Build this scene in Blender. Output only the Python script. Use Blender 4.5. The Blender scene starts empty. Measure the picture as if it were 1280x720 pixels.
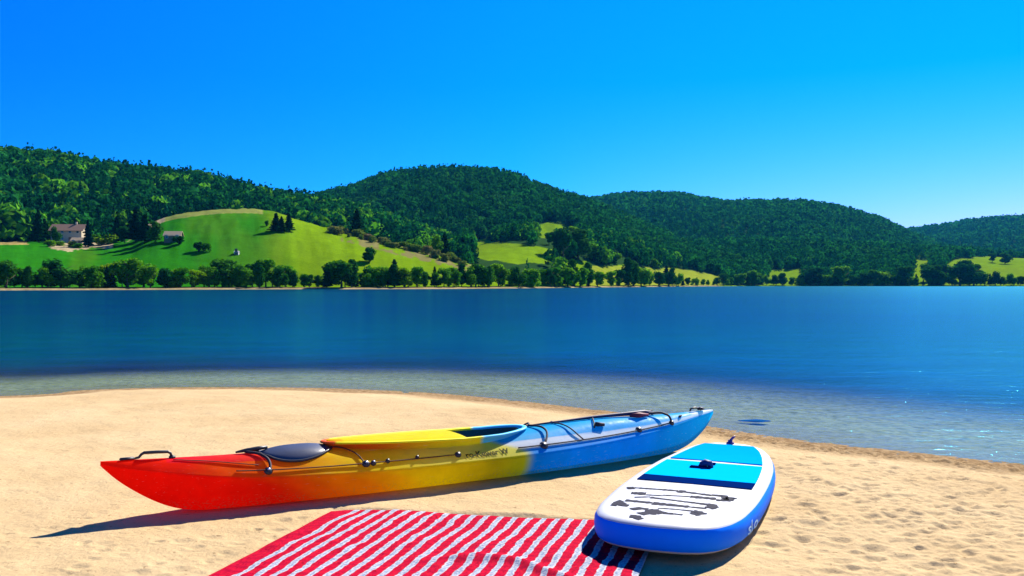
import bpy, bmesh, math, random
import numpy as np
from mathutils import Vector, Matrix
random.seed(7); rng = np.random.default_rng(7)
S = bpy.context.scene
C = S.collection
R = math.radians

# ------------------------------------------------------------------ camera
CAM_H = 1.40; F = 1100.0; HZ = 355.5           # focal length and horizon row, in pixels of a 1280 wide picture
cam = bpy.data.cameras.new('camera'); co = bpy.data.objects.new('camera', cam); C.objects.link(co)
cam.sensor_width = 36; cam.lens = 36*F/1280; cam.clip_start = 0.05; cam.clip_end = 30000
co.location = (0, 0, CAM_H); co.rotation_euler = (R(90) - math.atan((360-HZ)/F), 0, 0)
S.camera = co

# ------------------------------------------------------------------ light
SUN_EL = 39.0; SUN_AZ = 31.0                   # degrees, azimuth clockwise from +Y (the view direction)
W = bpy.data.worlds.new('World'); S.world = W; W.use_nodes = True
nt = W.node_tree; nt.nodes.clear()
out = nt.nodes.new('ShaderNodeOutputWorld'); bg = nt.nodes.new('ShaderNodeBackground')
sky = nt.nodes.new('ShaderNodeTexSky'); sky.sky_type = 'NISHITA'; sky.sun_disc = False
sky.sun_elevation = R(SUN_EL); sky.sun_rotation = R(SUN_AZ)
sky.air_density = 1.0; sky.dust_density = 0.0; sky.ozone_density = 3.0; sky.altitude = 600
hs = nt.nodes.new('ShaderNodeHueSaturation'); hs.inputs['Saturation'].default_value = 1.28
hs.inputs['Hue'].default_value = 0.497
gm = nt.nodes.new('ShaderNodeMix'); gm.data_type = 'RGBA'; gm.blend_type = 'MULTIPLY'; gm.inputs[0].default_value = 1
gm.inputs[7].default_value = (0.75, 1.0, 1.25, 1)
nt.links.new(sky.outputs[0], gm.inputs[6]); nt.links.new(gm.outputs[2], hs.inputs['Color'])
tcw = nt.nodes.new('ShaderNodeTexCoord'); sxw = nt.nodes.new('ShaderNodeSeparateXYZ'); nt.links.new(tcw.outputs['Generated'], sxw.inputs[0])
mrw = nt.nodes.new('ShaderNodeMapRange'); mrw.inputs[1].default_value = -.52; mrw.inputs[2].default_value = .52; nt.links.new(sxw.outputs[0], mrw.inputs[0])
crw = nt.nodes.new('ShaderNodeValToRGB'); nt.links.new(mrw.outputs[0], crw.inputs[0]); ew = crw.color_ramp.elements; ew.new(.5)     # clear air is deepest blue away from the sun
for e_, (p_, c_) in zip(ew, ((0, (.02,.47,.86)), (.5, (.08,.66,1.0)), (1, (.62,.80,1.0)))): e_.position = p_; e_.color = (*c_, 1)
gw = nt.nodes.new('ShaderNodeMix'); gw.data_type = 'RGBA'; gw.blend_type = 'MULTIPLY'; gw.inputs[0].default_value = 1
nt.links.new(hs.outputs[0], gw.inputs[6]); nt.links.new(crw.outputs[0], gw.inputs[7])
crz_ = nt.nodes.new('ShaderNodeValToRGB'); nt.links.new(sxw.outputs[2], crz_.inputs[0]); ez = crz_.color_ramp.elements     # and paler just over the horizon
ez[0].position = .06; ez[0].color = (1.8, .80, .97, 1); ez[1].position = .30; ez[1].color = (.45, 1, 1, 1)
gz = nt.nodes.new('ShaderNodeMix'); gz.data_type = 'RGBA'; gz.blend_type = 'MULTIPLY'; gz.inputs[0].default_value = 1
nt.links.new(gw.outputs[2], gz.inputs[6]); nt.links.new(crz_.outputs[0], gz.inputs[7]); nt.links.new(gz.outputs[2], bg.inputs[0]); nt.links.new(bg.outputs[0], out.inputs[0])
bg.inputs[1].default_value = 0.068
sd = bpy.data.lights.new('sun', 'SUN'); sd.energy = 5.0; sd.angle = R(0.55); sd.color = (1.0, 0.93, 0.82)
so = bpy.data.objects.new('sun', sd); C.objects.link(so); so.location = (30, 60, 60)
so.rotation_euler = (R(90-SUN_EL), 0, R(180-SUN_AZ))
S.view_settings.view_transform = 'Standard'; S.view_settings.look = 'None'
S.view_settings.exposure = 1.32; S.view_settings.gamma = 1.0; S.view_settings.use_curve_mapping = False
S.render.engine = 'CYCLES'
S.cycles.max_bounces = 12; S.cycles.transparent_max_bounces = 12; S.cycles.diffuse_bounces = 8

# ------------------------------------------------------------------ helpers
def tag(o, label=None, cat=None, group=None, kind=None):
    if label: o['label'] = label
    if cat: o['category'] = cat
    if group: o['group'] = group
    if kind: o['kind'] = kind
    return o
def link(name, me, mat=None, parent=None, loc=(0,0,0), rot=(0,0,0)):
    o = bpy.data.objects.new(name, me); C.objects.link(o)
    if mat is not None and me is not None:
        for m in (mat if isinstance(mat, (list, tuple)) else [mat]): me.materials.append(m)
    if parent: o.parent = parent
    o.location = loc; o.rotation_euler = rot
    return o
def mesh(name, verts, faces, smooth=True):
    """fast mesh from numpy arrays; faces (n,3) or (n,4) array, or a list of lists"""
    me = bpy.data.meshes.new(name)
    verts = np.asarray(verts, dtype=np.float32)
    if isinstance(faces, np.ndarray) and faces.ndim == 2:
        k = faces.shape[1]; n = len(faces)
        me.vertices.add(len(verts)); me.vertices.foreach_set('co', verts.ravel())
        me.loops.add(n*k); me.loops.foreach_set('vertex_index', faces.astype(np.int32).ravel())
        me.polygons.add(n); me.polygons.foreach_set('loop_start', np.arange(0, n*k, k, dtype=np.int32))
        me.update(calc_edges=True)
    else:
        me.from_pydata([tuple(v) for v in verts.tolist()], [], [list(f) for f in faces]); me.update()
    me.polygons.foreach_set('use_smooth', np.full(len(me.polygons), smooth)); me.update()
    return me
def vcol(me, name, cols):
    cols = np.asarray(cols, dtype=np.float32)
    if cols.shape[1] == 3: cols = np.hstack([cols, np.ones((len(cols), 1), np.float32)])
    a = me.color_attributes.new(name, 'FLOAT_COLOR', 'POINT'); a.data.foreach_set('color', cols.ravel())
def vfloat(me, name, vals):
    a = me.attributes.new(name, 'FLOAT', 'POINT'); a.data.foreach_set('value', np.asarray(vals, np.float32).ravel())
def grid_faces(nr, nc, wrap=False):
    i = np.arange(nr-1)[:, None]; j = np.arange(nc if wrap else nc-1)[None, :]
    j2 = (j+1) % nc
    return np.stack([i*nc+j, i*nc+j2, (i+1)*nc+j2, (i+1)*nc+j], -1).reshape(-1, 4)
def smooth01(x): x = np.clip(x, 0, 1); return x*x*(3-2*x)
def vnoise(x, y, seed=0):
    """value noise, vectorised"""
    xi = np.floor(x).astype(np.int64); yi = np.floor(y).astype(np.int64)
    fx = x-xi; fy = y-yi; fx = fx*fx*(3-2*fx); fy = fy*fy*(3-2*fy)
    def h(a, b):
        n = (a*374761393 + b*668265263 + seed*1442695041) & 0xffffffff
        n = ((n ^ (n >> 13))*1274126177) & 0xffffffff
        return ((n ^ (n >> 16)) & 0xffffff)/float(0xffffff)
    return (h(xi, yi)*(1-fx)+h(xi+1, yi)*fx)*(1-fy)+(h(xi, yi+1)*(1-fx)+h(xi+1, yi+1)*fx)*fy
def fbm(x, y, o=4, seed=0):
    s = 0; a = .5; t = 0
    for k in range(o): s = s+a*vnoise(x*2**k+17.3*k, y*2**k-9.1*k, seed+k); t += a; a *= .5
    return s/t
def curve(xs, ys):
    """monotone-ish cubic (Catmull) through points, vectorised"""
    xs = np.array(xs, float); ys = np.array(ys, float); m = np.gradient(ys, xs)
    d = np.diff(ys)/np.diff(xs)
    for i in range(len(d)):                       # Fritsch-Carlson limiting
        if abs(d[i]) < 1e-9: m[i] = m[i+1] = 0
        else:
            a, b = m[i]/d[i], m[i+1]/d[i]
            if a < 0: m[i] = 0
            if b < 0: m[i+1] = 0
            q = a*a+b*b
            if q > 9: m[i] *= 3/math.sqrt(q); m[i+1] *= 3/math.sqrt(q)
    def f(x):
        x = np.clip(np.asarray(x, float), xs[0], xs[-1]); i = np.clip(np.searchsorted(xs, x)-1, 0, len(xs)-2)
        h = xs[i+1]-xs[i]; t = (x-xs[i])/h
        return (2*t**3-3*t**2+1)*ys[i]+(t**3-2*t**2+t)*h*m[i]+(-2*t**3+3*t**2)*ys[i+1]+(t**3-t**2)*h*m[i+1]
    return f

class MB:
    """collects primitives into ONE mesh"""
    def __init__(s): s.v = []; s.f = []
    def add(s, v, f):
        n = len(s.v); s.v += [tuple(map(float, p)) for p in v]; s.f += [[int(i)+n for i in q] for q in f]; return s
    def tube(s, pts, r, seg=8, cap=True):
        pts = [Vector(p) for p in pts]; n = len(pts)
        rs = r if isinstance(r, (list, tuple)) else [r]*n
        ups = None; V = []; Fc = []
        for i, p in enumerate(pts):
            t = (pts[min(i+1, n-1)]-pts[max(i-1, 0)]).normalized()
            if ups is None: a = Vector((0, 0, 1)) if abs(t.z) < .9 else Vector((1, 0, 0))
            else: a = ups
            x = t.cross(a).normalized(); y = x.cross(t).normalized(); ups = y
            for k in range(seg):
                an = 2*math.pi*k/seg; V.append(p+(x*math.cos(an)+y*math.sin(an))*rs[i])
        for i in range(n-1):
            for k in range(seg):
                k2 = (k+1) % seg; Fc.append([i*seg+k, i*seg+k2, (i+1)*seg+k2, (i+1)*seg+k])
        if cap: Fc += [list(range(seg))[::-1], [(n-1)*seg+k for k in range(seg)]]
        return s.add(V, Fc)
    def box(s, c, d, rz=0, bev=0):
        bm = bmesh.new(); bmesh.ops.create_cube(bm, size=1)
        for v in bm.verts: v.co = Vector((v.co.x*d[0], v.co.y*d[1], v.co.z*d[2]))
        if bev: bmesh.ops.bevel(bm, geom=list(bm.edges), offset=bev, segments=2, affect='EDGES')
        M = Matrix.Translation(c) @ Matrix.Rotation(rz, 4, 'Z')
        bm.verts.index_update()
        s.add([M @ v.co for v in bm.verts], [[v.index for v in f.verts] for f in bm.faces]); bm.free(); return s
    def lathe(s, prof, c=(0,0,0), seg=16, M=None):
        V = []; Fc = []; n = len(prof)
        for (r, z) in prof:
            for k in range(seg):
                a = 2*math.pi*k/seg; p = Vector((r*math.cos(a), r*math.sin(a), z))
                if M: p = M @ p
                V.append(p+Vector(c))
        for i in range(n-1):
            for k in range(seg):
                k2 = (k+1) % seg; Fc.append([i*seg+k, i*seg+k2, (i+1)*seg+k2, (i+1)*seg+k])
        return s.add(V, Fc)
    def build(s, name, mat, parent=None, smooth=True, **k):
        return link(name, mesh(name, np.array(s.v), s.f, smooth), mat, parent, **k)

# ------------------------------------------------------------------ materials
def newmat(name):
    m = bpy.data.materials.new(name); m.use_nodes = True; n = m.node_tree.nodes; n.clear()
    o = n.new('ShaderNodeOutputMaterial'); b = n.new('ShaderNodeBsdfPrincipled'); m.node_tree.links.new(b.outputs[0], o.inputs[0])
    return m, m.node_tree, b, o
def N(nt, t, **k):
    n = nt.nodes.new(t)
    for a, v in k.items():
        if a.startswith('i_'): n.inputs[a[2:].replace('_', ' ')].default_value = v
        else: setattr(n, a, v)
    return n
def ramp(nt, fac, stops, interp='LINEAR'):
    r = nt.nodes.new('ShaderNodeValToRGB'); r.color_ramp.interpolation = interp
    e = r.color_ramp.elements
    while len(e) < len(stops): e.new(0.5)
    for q, (p, c) in zip(e, stops): q.position = p; q.color = (*c, 1) if len(c) == 3 else c
    nt.links.new(fac, r.inputs[0]); return r.outputs[0]
def mixc(nt, f, a, b, blend='MIX'):
    m = nt.nodes.new('ShaderNodeMix'); m.data_type = 'RGBA'; m.blend_type = blend
    for s_, v in ((0, f), (6, a), (7, b)):
        if hasattr(v, 'is_output') or isinstance(v, bpy.types.NodeSocket): nt.links.new(v, m.inputs[s_])
        elif isinstance(v, (int, float)): m.inputs[s_].default_value = v
        else: m.inputs[s_].default_value = (*v, 1)
    return m.outputs[2]
def mth(nt, op, a, b=None, clamp=False):
    m = nt.nodes.new('ShaderNodeMath'); m.operation = op; m.use_clamp = clamp
    for i, v in enumerate((a, b)):
        if v is None: continue
        if isinstance(v, bpy.types.NodeSocket): nt.links.new(v, m.inputs[i])
        else: m.inputs[i].default_value = v
    return m.outputs[0]
def noise(nt, scale, detail=4, rough=.5, vec=None, typ='OBJECT', out='Fac', dist=0):
    n = nt.nodes.new('ShaderNodeTexNoise'); n.inputs['Scale'].default_value = scale; n.inputs['Detail'].default_value = detail
    n.inputs['Roughness'].default_value = rough; n.inputs['Distortion'].default_value = dist
    if vec is None:
        t = nt.nodes.new('ShaderNodeTexCoord'); vec = t.outputs['Object']
    nt.links.new(vec, n.inputs['Vector']); return n.outputs[out]
def bump(nt, h, strength, dist, bsdf, prev=None):
    b = nt.nodes.new('ShaderNodeBump'); b.inputs['Strength'].default_value = strength; b.inputs['Distance'].default_value = dist
    nt.links.new(h, b.inputs['Height'])
    if prev: nt.links.new(prev, b.inputs['Normal'])
    nt.links.new(b.outputs[0], bsdf.inputs['Normal']); return b.outputs[0]
def attr(nt, name, out='Color'):
    a = nt.nodes.new('ShaderNodeAttribute'); a.attribute_name = name; return a.outputs[out]
def simple(name, col, rough=.5, spec=.5, bmp=0, bscale=200, metal=0, var=0):
    m, nt, b, o = newmat(name)
    b.inputs['Base Color'].default_value = (*col, 1); b.inputs['Roughness'].default_value = rough
    b.inputs['Specular IOR Level'].default_value = spec; b.inputs['Metallic'].default_value = metal
    if var:
        nz = noise(nt, 12, 5)
        c = mixc(nt, nz, [q*(1-var) for q in col], [min(1, q*(1+var)) for q in col]); nt.links.new(c, b.inputs['Base Color'])
    if bmp: bump(nt, noise(nt, bscale, 3), bmp, .002, b)
    return m

# ------------------------------------------------------------------ setting: shore lines and heights
WZ = -0.12                                        # water level
def G(px, py, z=0.0):
    D = (CAM_H-z)*F/(py-HZ); return ((px-640)*D/F, D)
near_px = [(0,495),(100,488),(200,484.5),(300,484),(400,485),(520,490),(610,497),(700,507),(800,520),(880,533),(1000,551),(1150,567),(1280,581)]
NS = [(-400,-150),(-60,0),(-24,8.5),(-12,11.2)]+[G(a,b,WZ) for a,b in near_px]+[(6.5,6.0),(12,3.4),(40,-14),(400,-180)]
NS = np.array(NS)
# refine with a Catmull-Rom so the shore is a smooth curve
def catmull(P, k=8):
    o = []
    for i in range(len(P)-1):
        p0, p1, p2, p3 = P[max(i-1,0)], P[i], P[i+1], P[min(i+2,len(P)-1)]
        for t in np.linspace(0, 1, k, endpoint=False):
            o.append(.5*((2*p1)+(-p0+p2)*t+(2*p0-5*p1+4*p2-p3)*t*t+(-p0+3*p1-3*p2+p3)*t**3))
    o.append(P[-1]); return np.array(o)
NSd = np.vstack([NS[:3], catmull(NS[3:-3], 6), NS[-3:]])
def shore_dist(x, y):
    """signed distance to the near shore line: > 0 on the water side"""
    x = np.asarray(x, float); y = np.asarray(y, float); sh = x.shape; x = x.ravel(); y = y.ravel()
    best = np.full(x.shape, 1e9)
    for (ax, ay), (bx, by) in zip(NSd[:-1], NSd[1:]):
        dx, dy = bx-ax, by-ay; t = np.clip(((x-ax)*dx+(y-ay)*dy)/(dx*dx+dy*dy), 0, 1)
        best = np.minimum(best, np.hypot(x-ax-t*dx, y-ay-t*dy))
    side = np.where(y > np.interp(x, NSd[:, 0], NSd[:, 1]), 1.0, -1.0)
    return (best*side).reshape(sh)
far_D = curve([-2500,-800,0,320,640,800,960,1280,1800,3500],[150,170,223,268,335,520,800,740,640,500])

_dents = []
for _ in range(620):                              # footprints and pock marks, mostly on the right
    px = rng.uniform(880, 1340); py = 556+(px-890)*.09+abs(rng.normal(0, 1))*70
    if py > 735: continue
    k = rng.random()**2; _dents.append((*G(px, py), .016+.026*k, .005+.010*k))
for _ in range(170):
    px = rng.uniform(-60, 900); py = rng.uniform(503, 735)
    _dents.append((*G(px, py), rng.uniform(.016, .034), rng.uniform(.002, .007)))
for _ in range(80):
    px = rng.uniform(60, 700); py = rng.uniform(640, 730)
    _dents.append((*G(px, py), rng.uniform(.018, .034), rng.uniform(.005, .010)))
_dents = np.array(_dents)
def beach_z(x, y, detail=True):
    s = shore_dist(x, y)
    z = np.where(s < -1.0, 0.0, 0.0)
    z = z + WZ*smooth01((s+1.6)/1.6)*(s <= 0) + (s > 0)*WZ
    z = z - np.where(s > 0, .055*np.minimum(s, 6.0) + .075*np.maximum(np.minimum(s, 60)-6.0, 0), 0)
    z = z + np.where(s < -8, np.minimum((-s-8)*.02, .8), 0)
    if detail:
        land = smooth01((-s)/.5)
        z = z + land*((fbm(x*1.3, y*1.3, 3, 3)-.5)*.035 + (fbm(x*6, y*6, 3, 9)-.5)*.016)
        rt = smooth01((np.asarray(x)-.2*np.asarray(y)+.2)/1.5)            # right side more trampled
        z = z + land*rt*((fbm(x*17, y*24, 3, 21)-.5)*.015+(fbm(x*34, y*40, 2, 22)-.5)*.010)
        edge = np.exp(-((s+.45)/.36)**2)*smooth01((np.asarray(x)-.5)/1.0)  # rough scarp near the water, right
        z = z + edge*((fbm(x*19, y*24, 3, 33)-.35)*.06)
        z = z - (s > 0)*(fbm(x*2.2, y*4.5, 3, 40)-.5)*.05*smooth01(s/1.)
    return z
# flat pads: objects press the sand level beneath them
KA = np.array([-2.07, 5.41]); KU = np.array([.871, .491]); KU = KU/np.linalg.norm(KU); KN = np.array([KU[1], -KU[0]])  # kayak keel start, axis, camera side
SA = np.array([.685, 4.42]); SU = np.array([.397, .918]); SU = SU/np.linalg.norm(SU); SN = np.array([SU[1], -SU[0]])       # board near tip, axis, right side
BA = np.array([-1.10, 5.46]); BU = np.array([.989, -.148]); BV = np.array([-.275, -.961]); BW = 2.0; BL = 1.75            # blanket far-left corner, far edge, left edge
def blanket_uv(x, y):
    det = BU[0]*BV[1]-BU[1]*BV[0]; dx = x-BA[0]; dy = y-BA[1]
    return (dx*BV[1]-dy*BV[0])/det, (BU[0]*dy-BU[1]*dx)/det
def pad(x, y):
    x = np.asarray(x, float); y = np.asarray(y, float)
    s = (x-KA[0])*KU[0]+(y-KA[1])*KU[1]; l = (x-KA[0])*KN[0]+(y-KA[1])*KN[1]
    dk = np.hypot(np.maximum(np.maximum(-.1-s, s-3.95), 0), np.maximum(np.abs(l)-.14, 0))
    s = (x-SA[0])*SU[0]+(y-SA[1])*SU[1]; l = (x-SA[0])*SN[0]+(y-SA[1])*SN[1]
    ds = np.hypot(np.maximum(np.maximum(.15-s, s-2.3), 0), np.maximum(np.abs(l)-.3, 0))
    return 1-np.clip(np.minimum(dk, ds)/.22, 0, 1)
def ground_z(x, y):
    """sand height: rough everywhere, pressed level under the kayak and the board, with dents"""
    x = np.asarray(x, float); y = np.asarray(y, float)
    z = beach_z(x, y); p = pad(x, y)
    bl = blanket_uv(x, y); e = np.maximum(np.maximum(-bl[0], bl[0]-BW), np.maximum(-bl[1], bl[1]-BL)); bm_ = 1-np.clip((e+.01)/.05, 0, 1)
    s = shore_dist(x, y)
    for (cx, cy, r, d) in _dents:
        m = (np.abs(x-cx) < 4*r) & (np.abs(y-cy) < 4*r)
        if not m.any(): continue
        q = ((x[m]-cx)/(1.35*r))**2+((y[m]-cy)/r)**2
        z[m] += -d*np.exp(-q)+.35*d*np.exp(-((np.sqrt(q)-1.7)/.5)**2)
    z = np.where(s < 0, z*(1-p)+p*(-.004), z); return z*(1-bm_)-.010*bm_

# hill layers: crest row Y, crest distance D, base distance B, back width K, all by column (1280 px wide picture)
TH = 11.0
LAY = [
 # the open meadow rise on the left
 dict(Y=curve([-1200,-300,0,60,130,160,200,250,300,340,380,440,500,560,600,650],[325,312,303,302,300,293,274,264,261,264,277,292,307,322,334,350]),
      D=curve([-1200,0,200,300,400,650],[300,370,430,450,440,400]), B=18, K=160, top=0),
 # left forest ridge
 dict(Y=curve([-2500,-1200,-300,0,60,130,200,260,320,380,450,520,600,680],[240,200,178,182,187,199,208,215,231,240,253,277,305,345]),
      D=curve([-2500,0,400,680],[700,760,820,800]), B=110, K=420, top=17),
 # round middle hill
 dict(Y=curve([200,300,400,440,480,520,560,600,640,680,720,760,800,860,920,990],[300,265,240,229,216,209,206.5,208,215,230,243,257,274,300,322,350]),
      D=curve([200,990],[1300,1300]), B=300, K=600, top=TH),
 # low wooded and grassy foothill in front of it
 dict(Y=curve([430,520,600,660,720,780,850,920,1000],[345,318,300,290,292,304,325,343,354]),
      D=curve([430,1000],[640,900]), B=60, K=200, top=4),
 # dark wood behind the right half of the lake
 dict(Y=curve([640,720,800,860,920,1000,1080,1160,1240,1330,1500,2400,3600],[345,318,303,299,297,297,301,306,311,314,310,295,290]),
      D=curve([640,900,1300,3600],[1150,1250,1300,1300]), B=250, K=500, top=TH),
 dict(Y=curve([560,640,700,740,780,840,870,900,950,1040,1110],[300,270,252,246,239.5,238.5,243.5,249,258,285,330]),
      D=curve([560,1110],[2300,2400]), B=700, K=900, top=TH),
 dict(Y=curve([760,830,890,940,990,1040,1080,1110,1135,1170,1240,1330],[300,265,252,249,248.5,254,264,275,287,300,320,345]),
      D=curve([760,1330],[2000,2100]), B=500, K=800, top=TH),
 dict(Y=curve([1000,1080,1135,1180,1220,1280,1400,1700,2400,3600],[315,297,287.5,281,274.5,270.5,266,268,260,265]),
      D=curve([1000,3600],[3500,3700]), B=1200, K=1300, top=TH),
]
def hill_all(px, d, only=None):
    """height and winning layer at column px, depth d (metres along the view)"""
    D0 = far_D(px); z = np.where(d > D0, .25+np.minimum((d-D0)*.03, 2.2), np.maximum((d-D0)*.05, -6)); lay = np.full(np.shape(z), -1)
    nz = (fbm(px*.012*6, d*.004*6, 3, 5)-.5)
    for k, L in enumerate(LAY):
        if only is not None and k != only: continue
        Y = L['Y'](px); D = L['D'](px); zc = CAM_H+(HZ-Y)*D/F-L['top']
        if 'fix' in L: zc = zc*np.interp(px, *L['fix'])
        zc = np.where((px < L['Y'](0)*0+L.get('x0', -1e9)), -50, zc)
        B = np.minimum(D0+L['B'], D-60) if L['B'] < 200 else D-L['B']*1.6-200
        B = np.maximum(B, D0+8)
        u = np.clip((d-B)/(D-B), 0, 1); up = np.sin(u*math.pi/2)**(1.15 if k else .85)
        v = np.clip((d-D)/L['K'], 0, 1); dn = np.where(d > D, 1-.6*v*v*(3-2*v), 1)
        zz = np.where(d > B, zc*up*dn, -50)+nz*np.clip(zc, 0, 200)*.05*up
        zz = np.where(zc < 1.0, -50, zz)
        w = zz > z; z = np.where(w, zz, z); lay = np.where(w, k, lay)
    return z, lay
for _k, L in enumerate(LAY):                      # the crest seen from the beach lies where the elevation angle peaks: scale each layer to it
    _c = np.arange(-2400, 3501, 12.0); _d = np.exp(np.linspace(math.log(200), math.log(6500), 420)); _D, _C = np.meshgrid(_d, _c, indexing='ij')
    for _ in range(2):
        _z, _l = hill_all(_C.ravel(), _D.ravel(), _k); _z = _z.reshape(_D.shape); _l = _l.reshape(_D.shape)
        _e = np.where(_l == _k, (_z+L['top']-CAM_H)/_D, -1).max(0); _t = (HZ-L['Y'](_c))/F
        _r = np.where(_e > .002, np.clip(_t/np.maximum(_e, .002), .6, 1.15), 1.0); old = L['fix'][1] if 'fix' in L else 1.0
        L['fix'] = (_c, old*_r)
def col_px(x, y): return np.clip(640+F*x/np.maximum(y, 1e-3), -2400, 3500)
def hz_at(x, y): return hill_all(col_px(np.array([x], float), np.array([y], float)), np.array([y], float))[0][0]
def hit(px, py, d0=None, d1=4000):
    """first terrain point seen in a column at a picture row"""
    ds = np.exp(np.linspace(math.log(d0 or far_D(px)+1), math.log(d1), 1500)); z, _ = hill_all(np.full(ds.shape, float(px)), ds)
    yy = HZ-(z-CAM_H)*F/ds; i = np.argmax(yy <= py)
    if yy[i] > py: i = np.argmin(yy)
    d = ds[i]; return (px-640)*d/F, d, float(z[i])

# land cover on the hills: 0 grass, 1 wood; also dry scrub and sand
def inpoly(px, py, P):
    r = np.zeros(px.shape, bool); n = len(P)
    for i in range(n):
        (x1, y1), (x2, y2) = P[i], P[(i+1) % n]
        c = ((y1 > py) != (y2 > py)) & (px < (x2-x1)*(py-y1)/((y2-y1)+1e-12)+x1); r ^= c
    return r
GR = [ [(668,282),(690,279),(716,283),(722,296),(700,300),(674,297)],
       [(592,300),(640,303),(700,313),(706,327),(660,331),(610,326),(590,318)],
       [(735,331),(800,333),(860,337),(905,345),(905,358),(735,358)],
       [(700,322),(735,326),(740,345),(700,340)],
       [(960,337),(1008,337),(1003,360),(950,360)],
       [(1141,326),(1162,325),(1160,362),(1138,362)],[(1180,330),(1205,322),(1285,317),(1500,312),(1500,362),(1180,362)] ]
def cover(px, d, z, lay):
    py = HZ-(z-CAM_H)*F/d
    j = (fbm(px*.05, d*.02, 3, 77)-.5)
    grass = (lay == -1) | (lay == 0)
    grass &= ~((lay == -1) & (px > 1010) & (px < 1138))
    for P in GR: grass |= inpoly(px+j*14, py+j*8, P) & (d < 1250)
    return grass

# ground sheet: camera-side beach and lake bed
def polar(r0, r1, k, a0, a1, da, coarse=True):
    r = np.exp(np.linspace(math.log(r0), math.log(r1), k))
    a = np.arange(a0, a1+1e-9, da)
    if coarse: a = np.concatenate([np.arange(-180, a0-1, 3.0), a, np.arange(a1+2, 180, 3.0)])
    return r, np.radians(a)
def build_beach():
    r = np.concatenate([np.linspace(.3, 3.3, 20, endpoint=False), np.exp(np.linspace(math.log(3.3), math.log(16), 560, endpoint=False)), np.exp(np.linspace(math.log(16), math.log(420), 90))])
    a = np.radians(np.concatenate([np.arange(-180, -40, 3.0), np.arange(-38, 38.01, .12), np.arange(40, 179, 3.0)]))
    rr, aa = np.meshgrid(r, a, indexing='ij'); x = rr*np.sin(aa); y = rr*np.cos(aa)
    z = ground_z(x.ravel(), y.ravel()); s = shore_dist(x.ravel(), y.ravel())
    z = np.where(y.ravel() < -20, np.maximum(z, -.05), z)
    me = mesh('ground', np.stack([x.ravel(), y.ravel(), z], 1), grid_faces(len(r), len(a), True)[:, ::-1])
    vfloat(me, 'shore', s)
    return me
m, nt, b, o = newmat('sand')
sh = attr(nt, 'shore', 'Fac')
n1 = noise(nt, .9, 5, .6); n2 = noise(nt, 26, 6, .65); n3 = noise(nt, 260, 3, .6)
c = ramp(nt, n1, [(.3, (.41,.29,.145)), (.5, (.46,.335,.175)), (.72, (.50,.375,.205))])
c = mixc(nt, mth(nt, 'MULTIPLY', ramp(nt, n2, [(.55,(0,0,0)),(.72,(1,1,1))]), .35), c, (.32,.22,.11))
c = mixc(nt, mth(nt, 'MULTIPLY', ramp(nt, n3, [(.38,(1,1,1)),(.5,(0,0,0))]), .30), c, (.29,.20,.11))
spk = mth(nt, 'MULTIPLY', ramp(nt, noise(nt, 34, 2, .5), [(.66,(0,0,0)),(.72,(1,1,1))]), .7)
c = mixc(nt, spk, c, (.20,.125,.055))
wet = mth(nt, 'MULTIPLY_ADD', n1, .5); nt.nodes[-1].inputs[2].default_value = -.25
wet = mth(nt, 'ADD', wet, sh)
wr = ramp(nt, mth(nt, 'MULTIPLY_ADD', wet, 1.0), [(0,(0,0,0)),(1,(1,1,1))])
mr = nt.nodes.new('ShaderNodeMapRange'); mr.inputs[1].default_value = -1.10; mr.inputs[2].default_value = -.38; nt.links.new(wet, mr.inputs[0])
wetf = mth(nt, 'MULTIPLY', mr.outputs[0], ramp(nt, noise(nt, 15, 5, .7), [(.35,(.45,)*3),(.6,(1,)*3)]))
c = mixc(nt, wetf, c, mixc(nt, .88, c, (.125,.065,.022)))
deep = nt.nodes.new('ShaderNodeMapRange'); deep.inputs[1].default_value = 0; deep.inputs[2].default_value = 1.6; nt.links.new(sh, deep.inputs[0])
peb = noise(nt, 9, 5, .7)
bed = mixc(nt, ramp(nt, peb, [(.40,(0,0,0)),(.62,(1,1,1))]), (.36,.27,.14), (.17,.13,.06))
c = mixc(nt, mth(nt, 'MULTIPLY', deep.outputs[0], 1.0), c, bed)
nt.links.new(c, b.inputs['Base Color']); b.inputs['Roughness'].default_value = .95; b.inputs['Specular IOR Level'].default_value = .03
bp = bump(nt, n2, .55, .02, b); bump(nt, n3, .5, .004, b, bp)
M_sand = m
tag(link('ground', build_beach(), M_sand), kind='structure')

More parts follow.
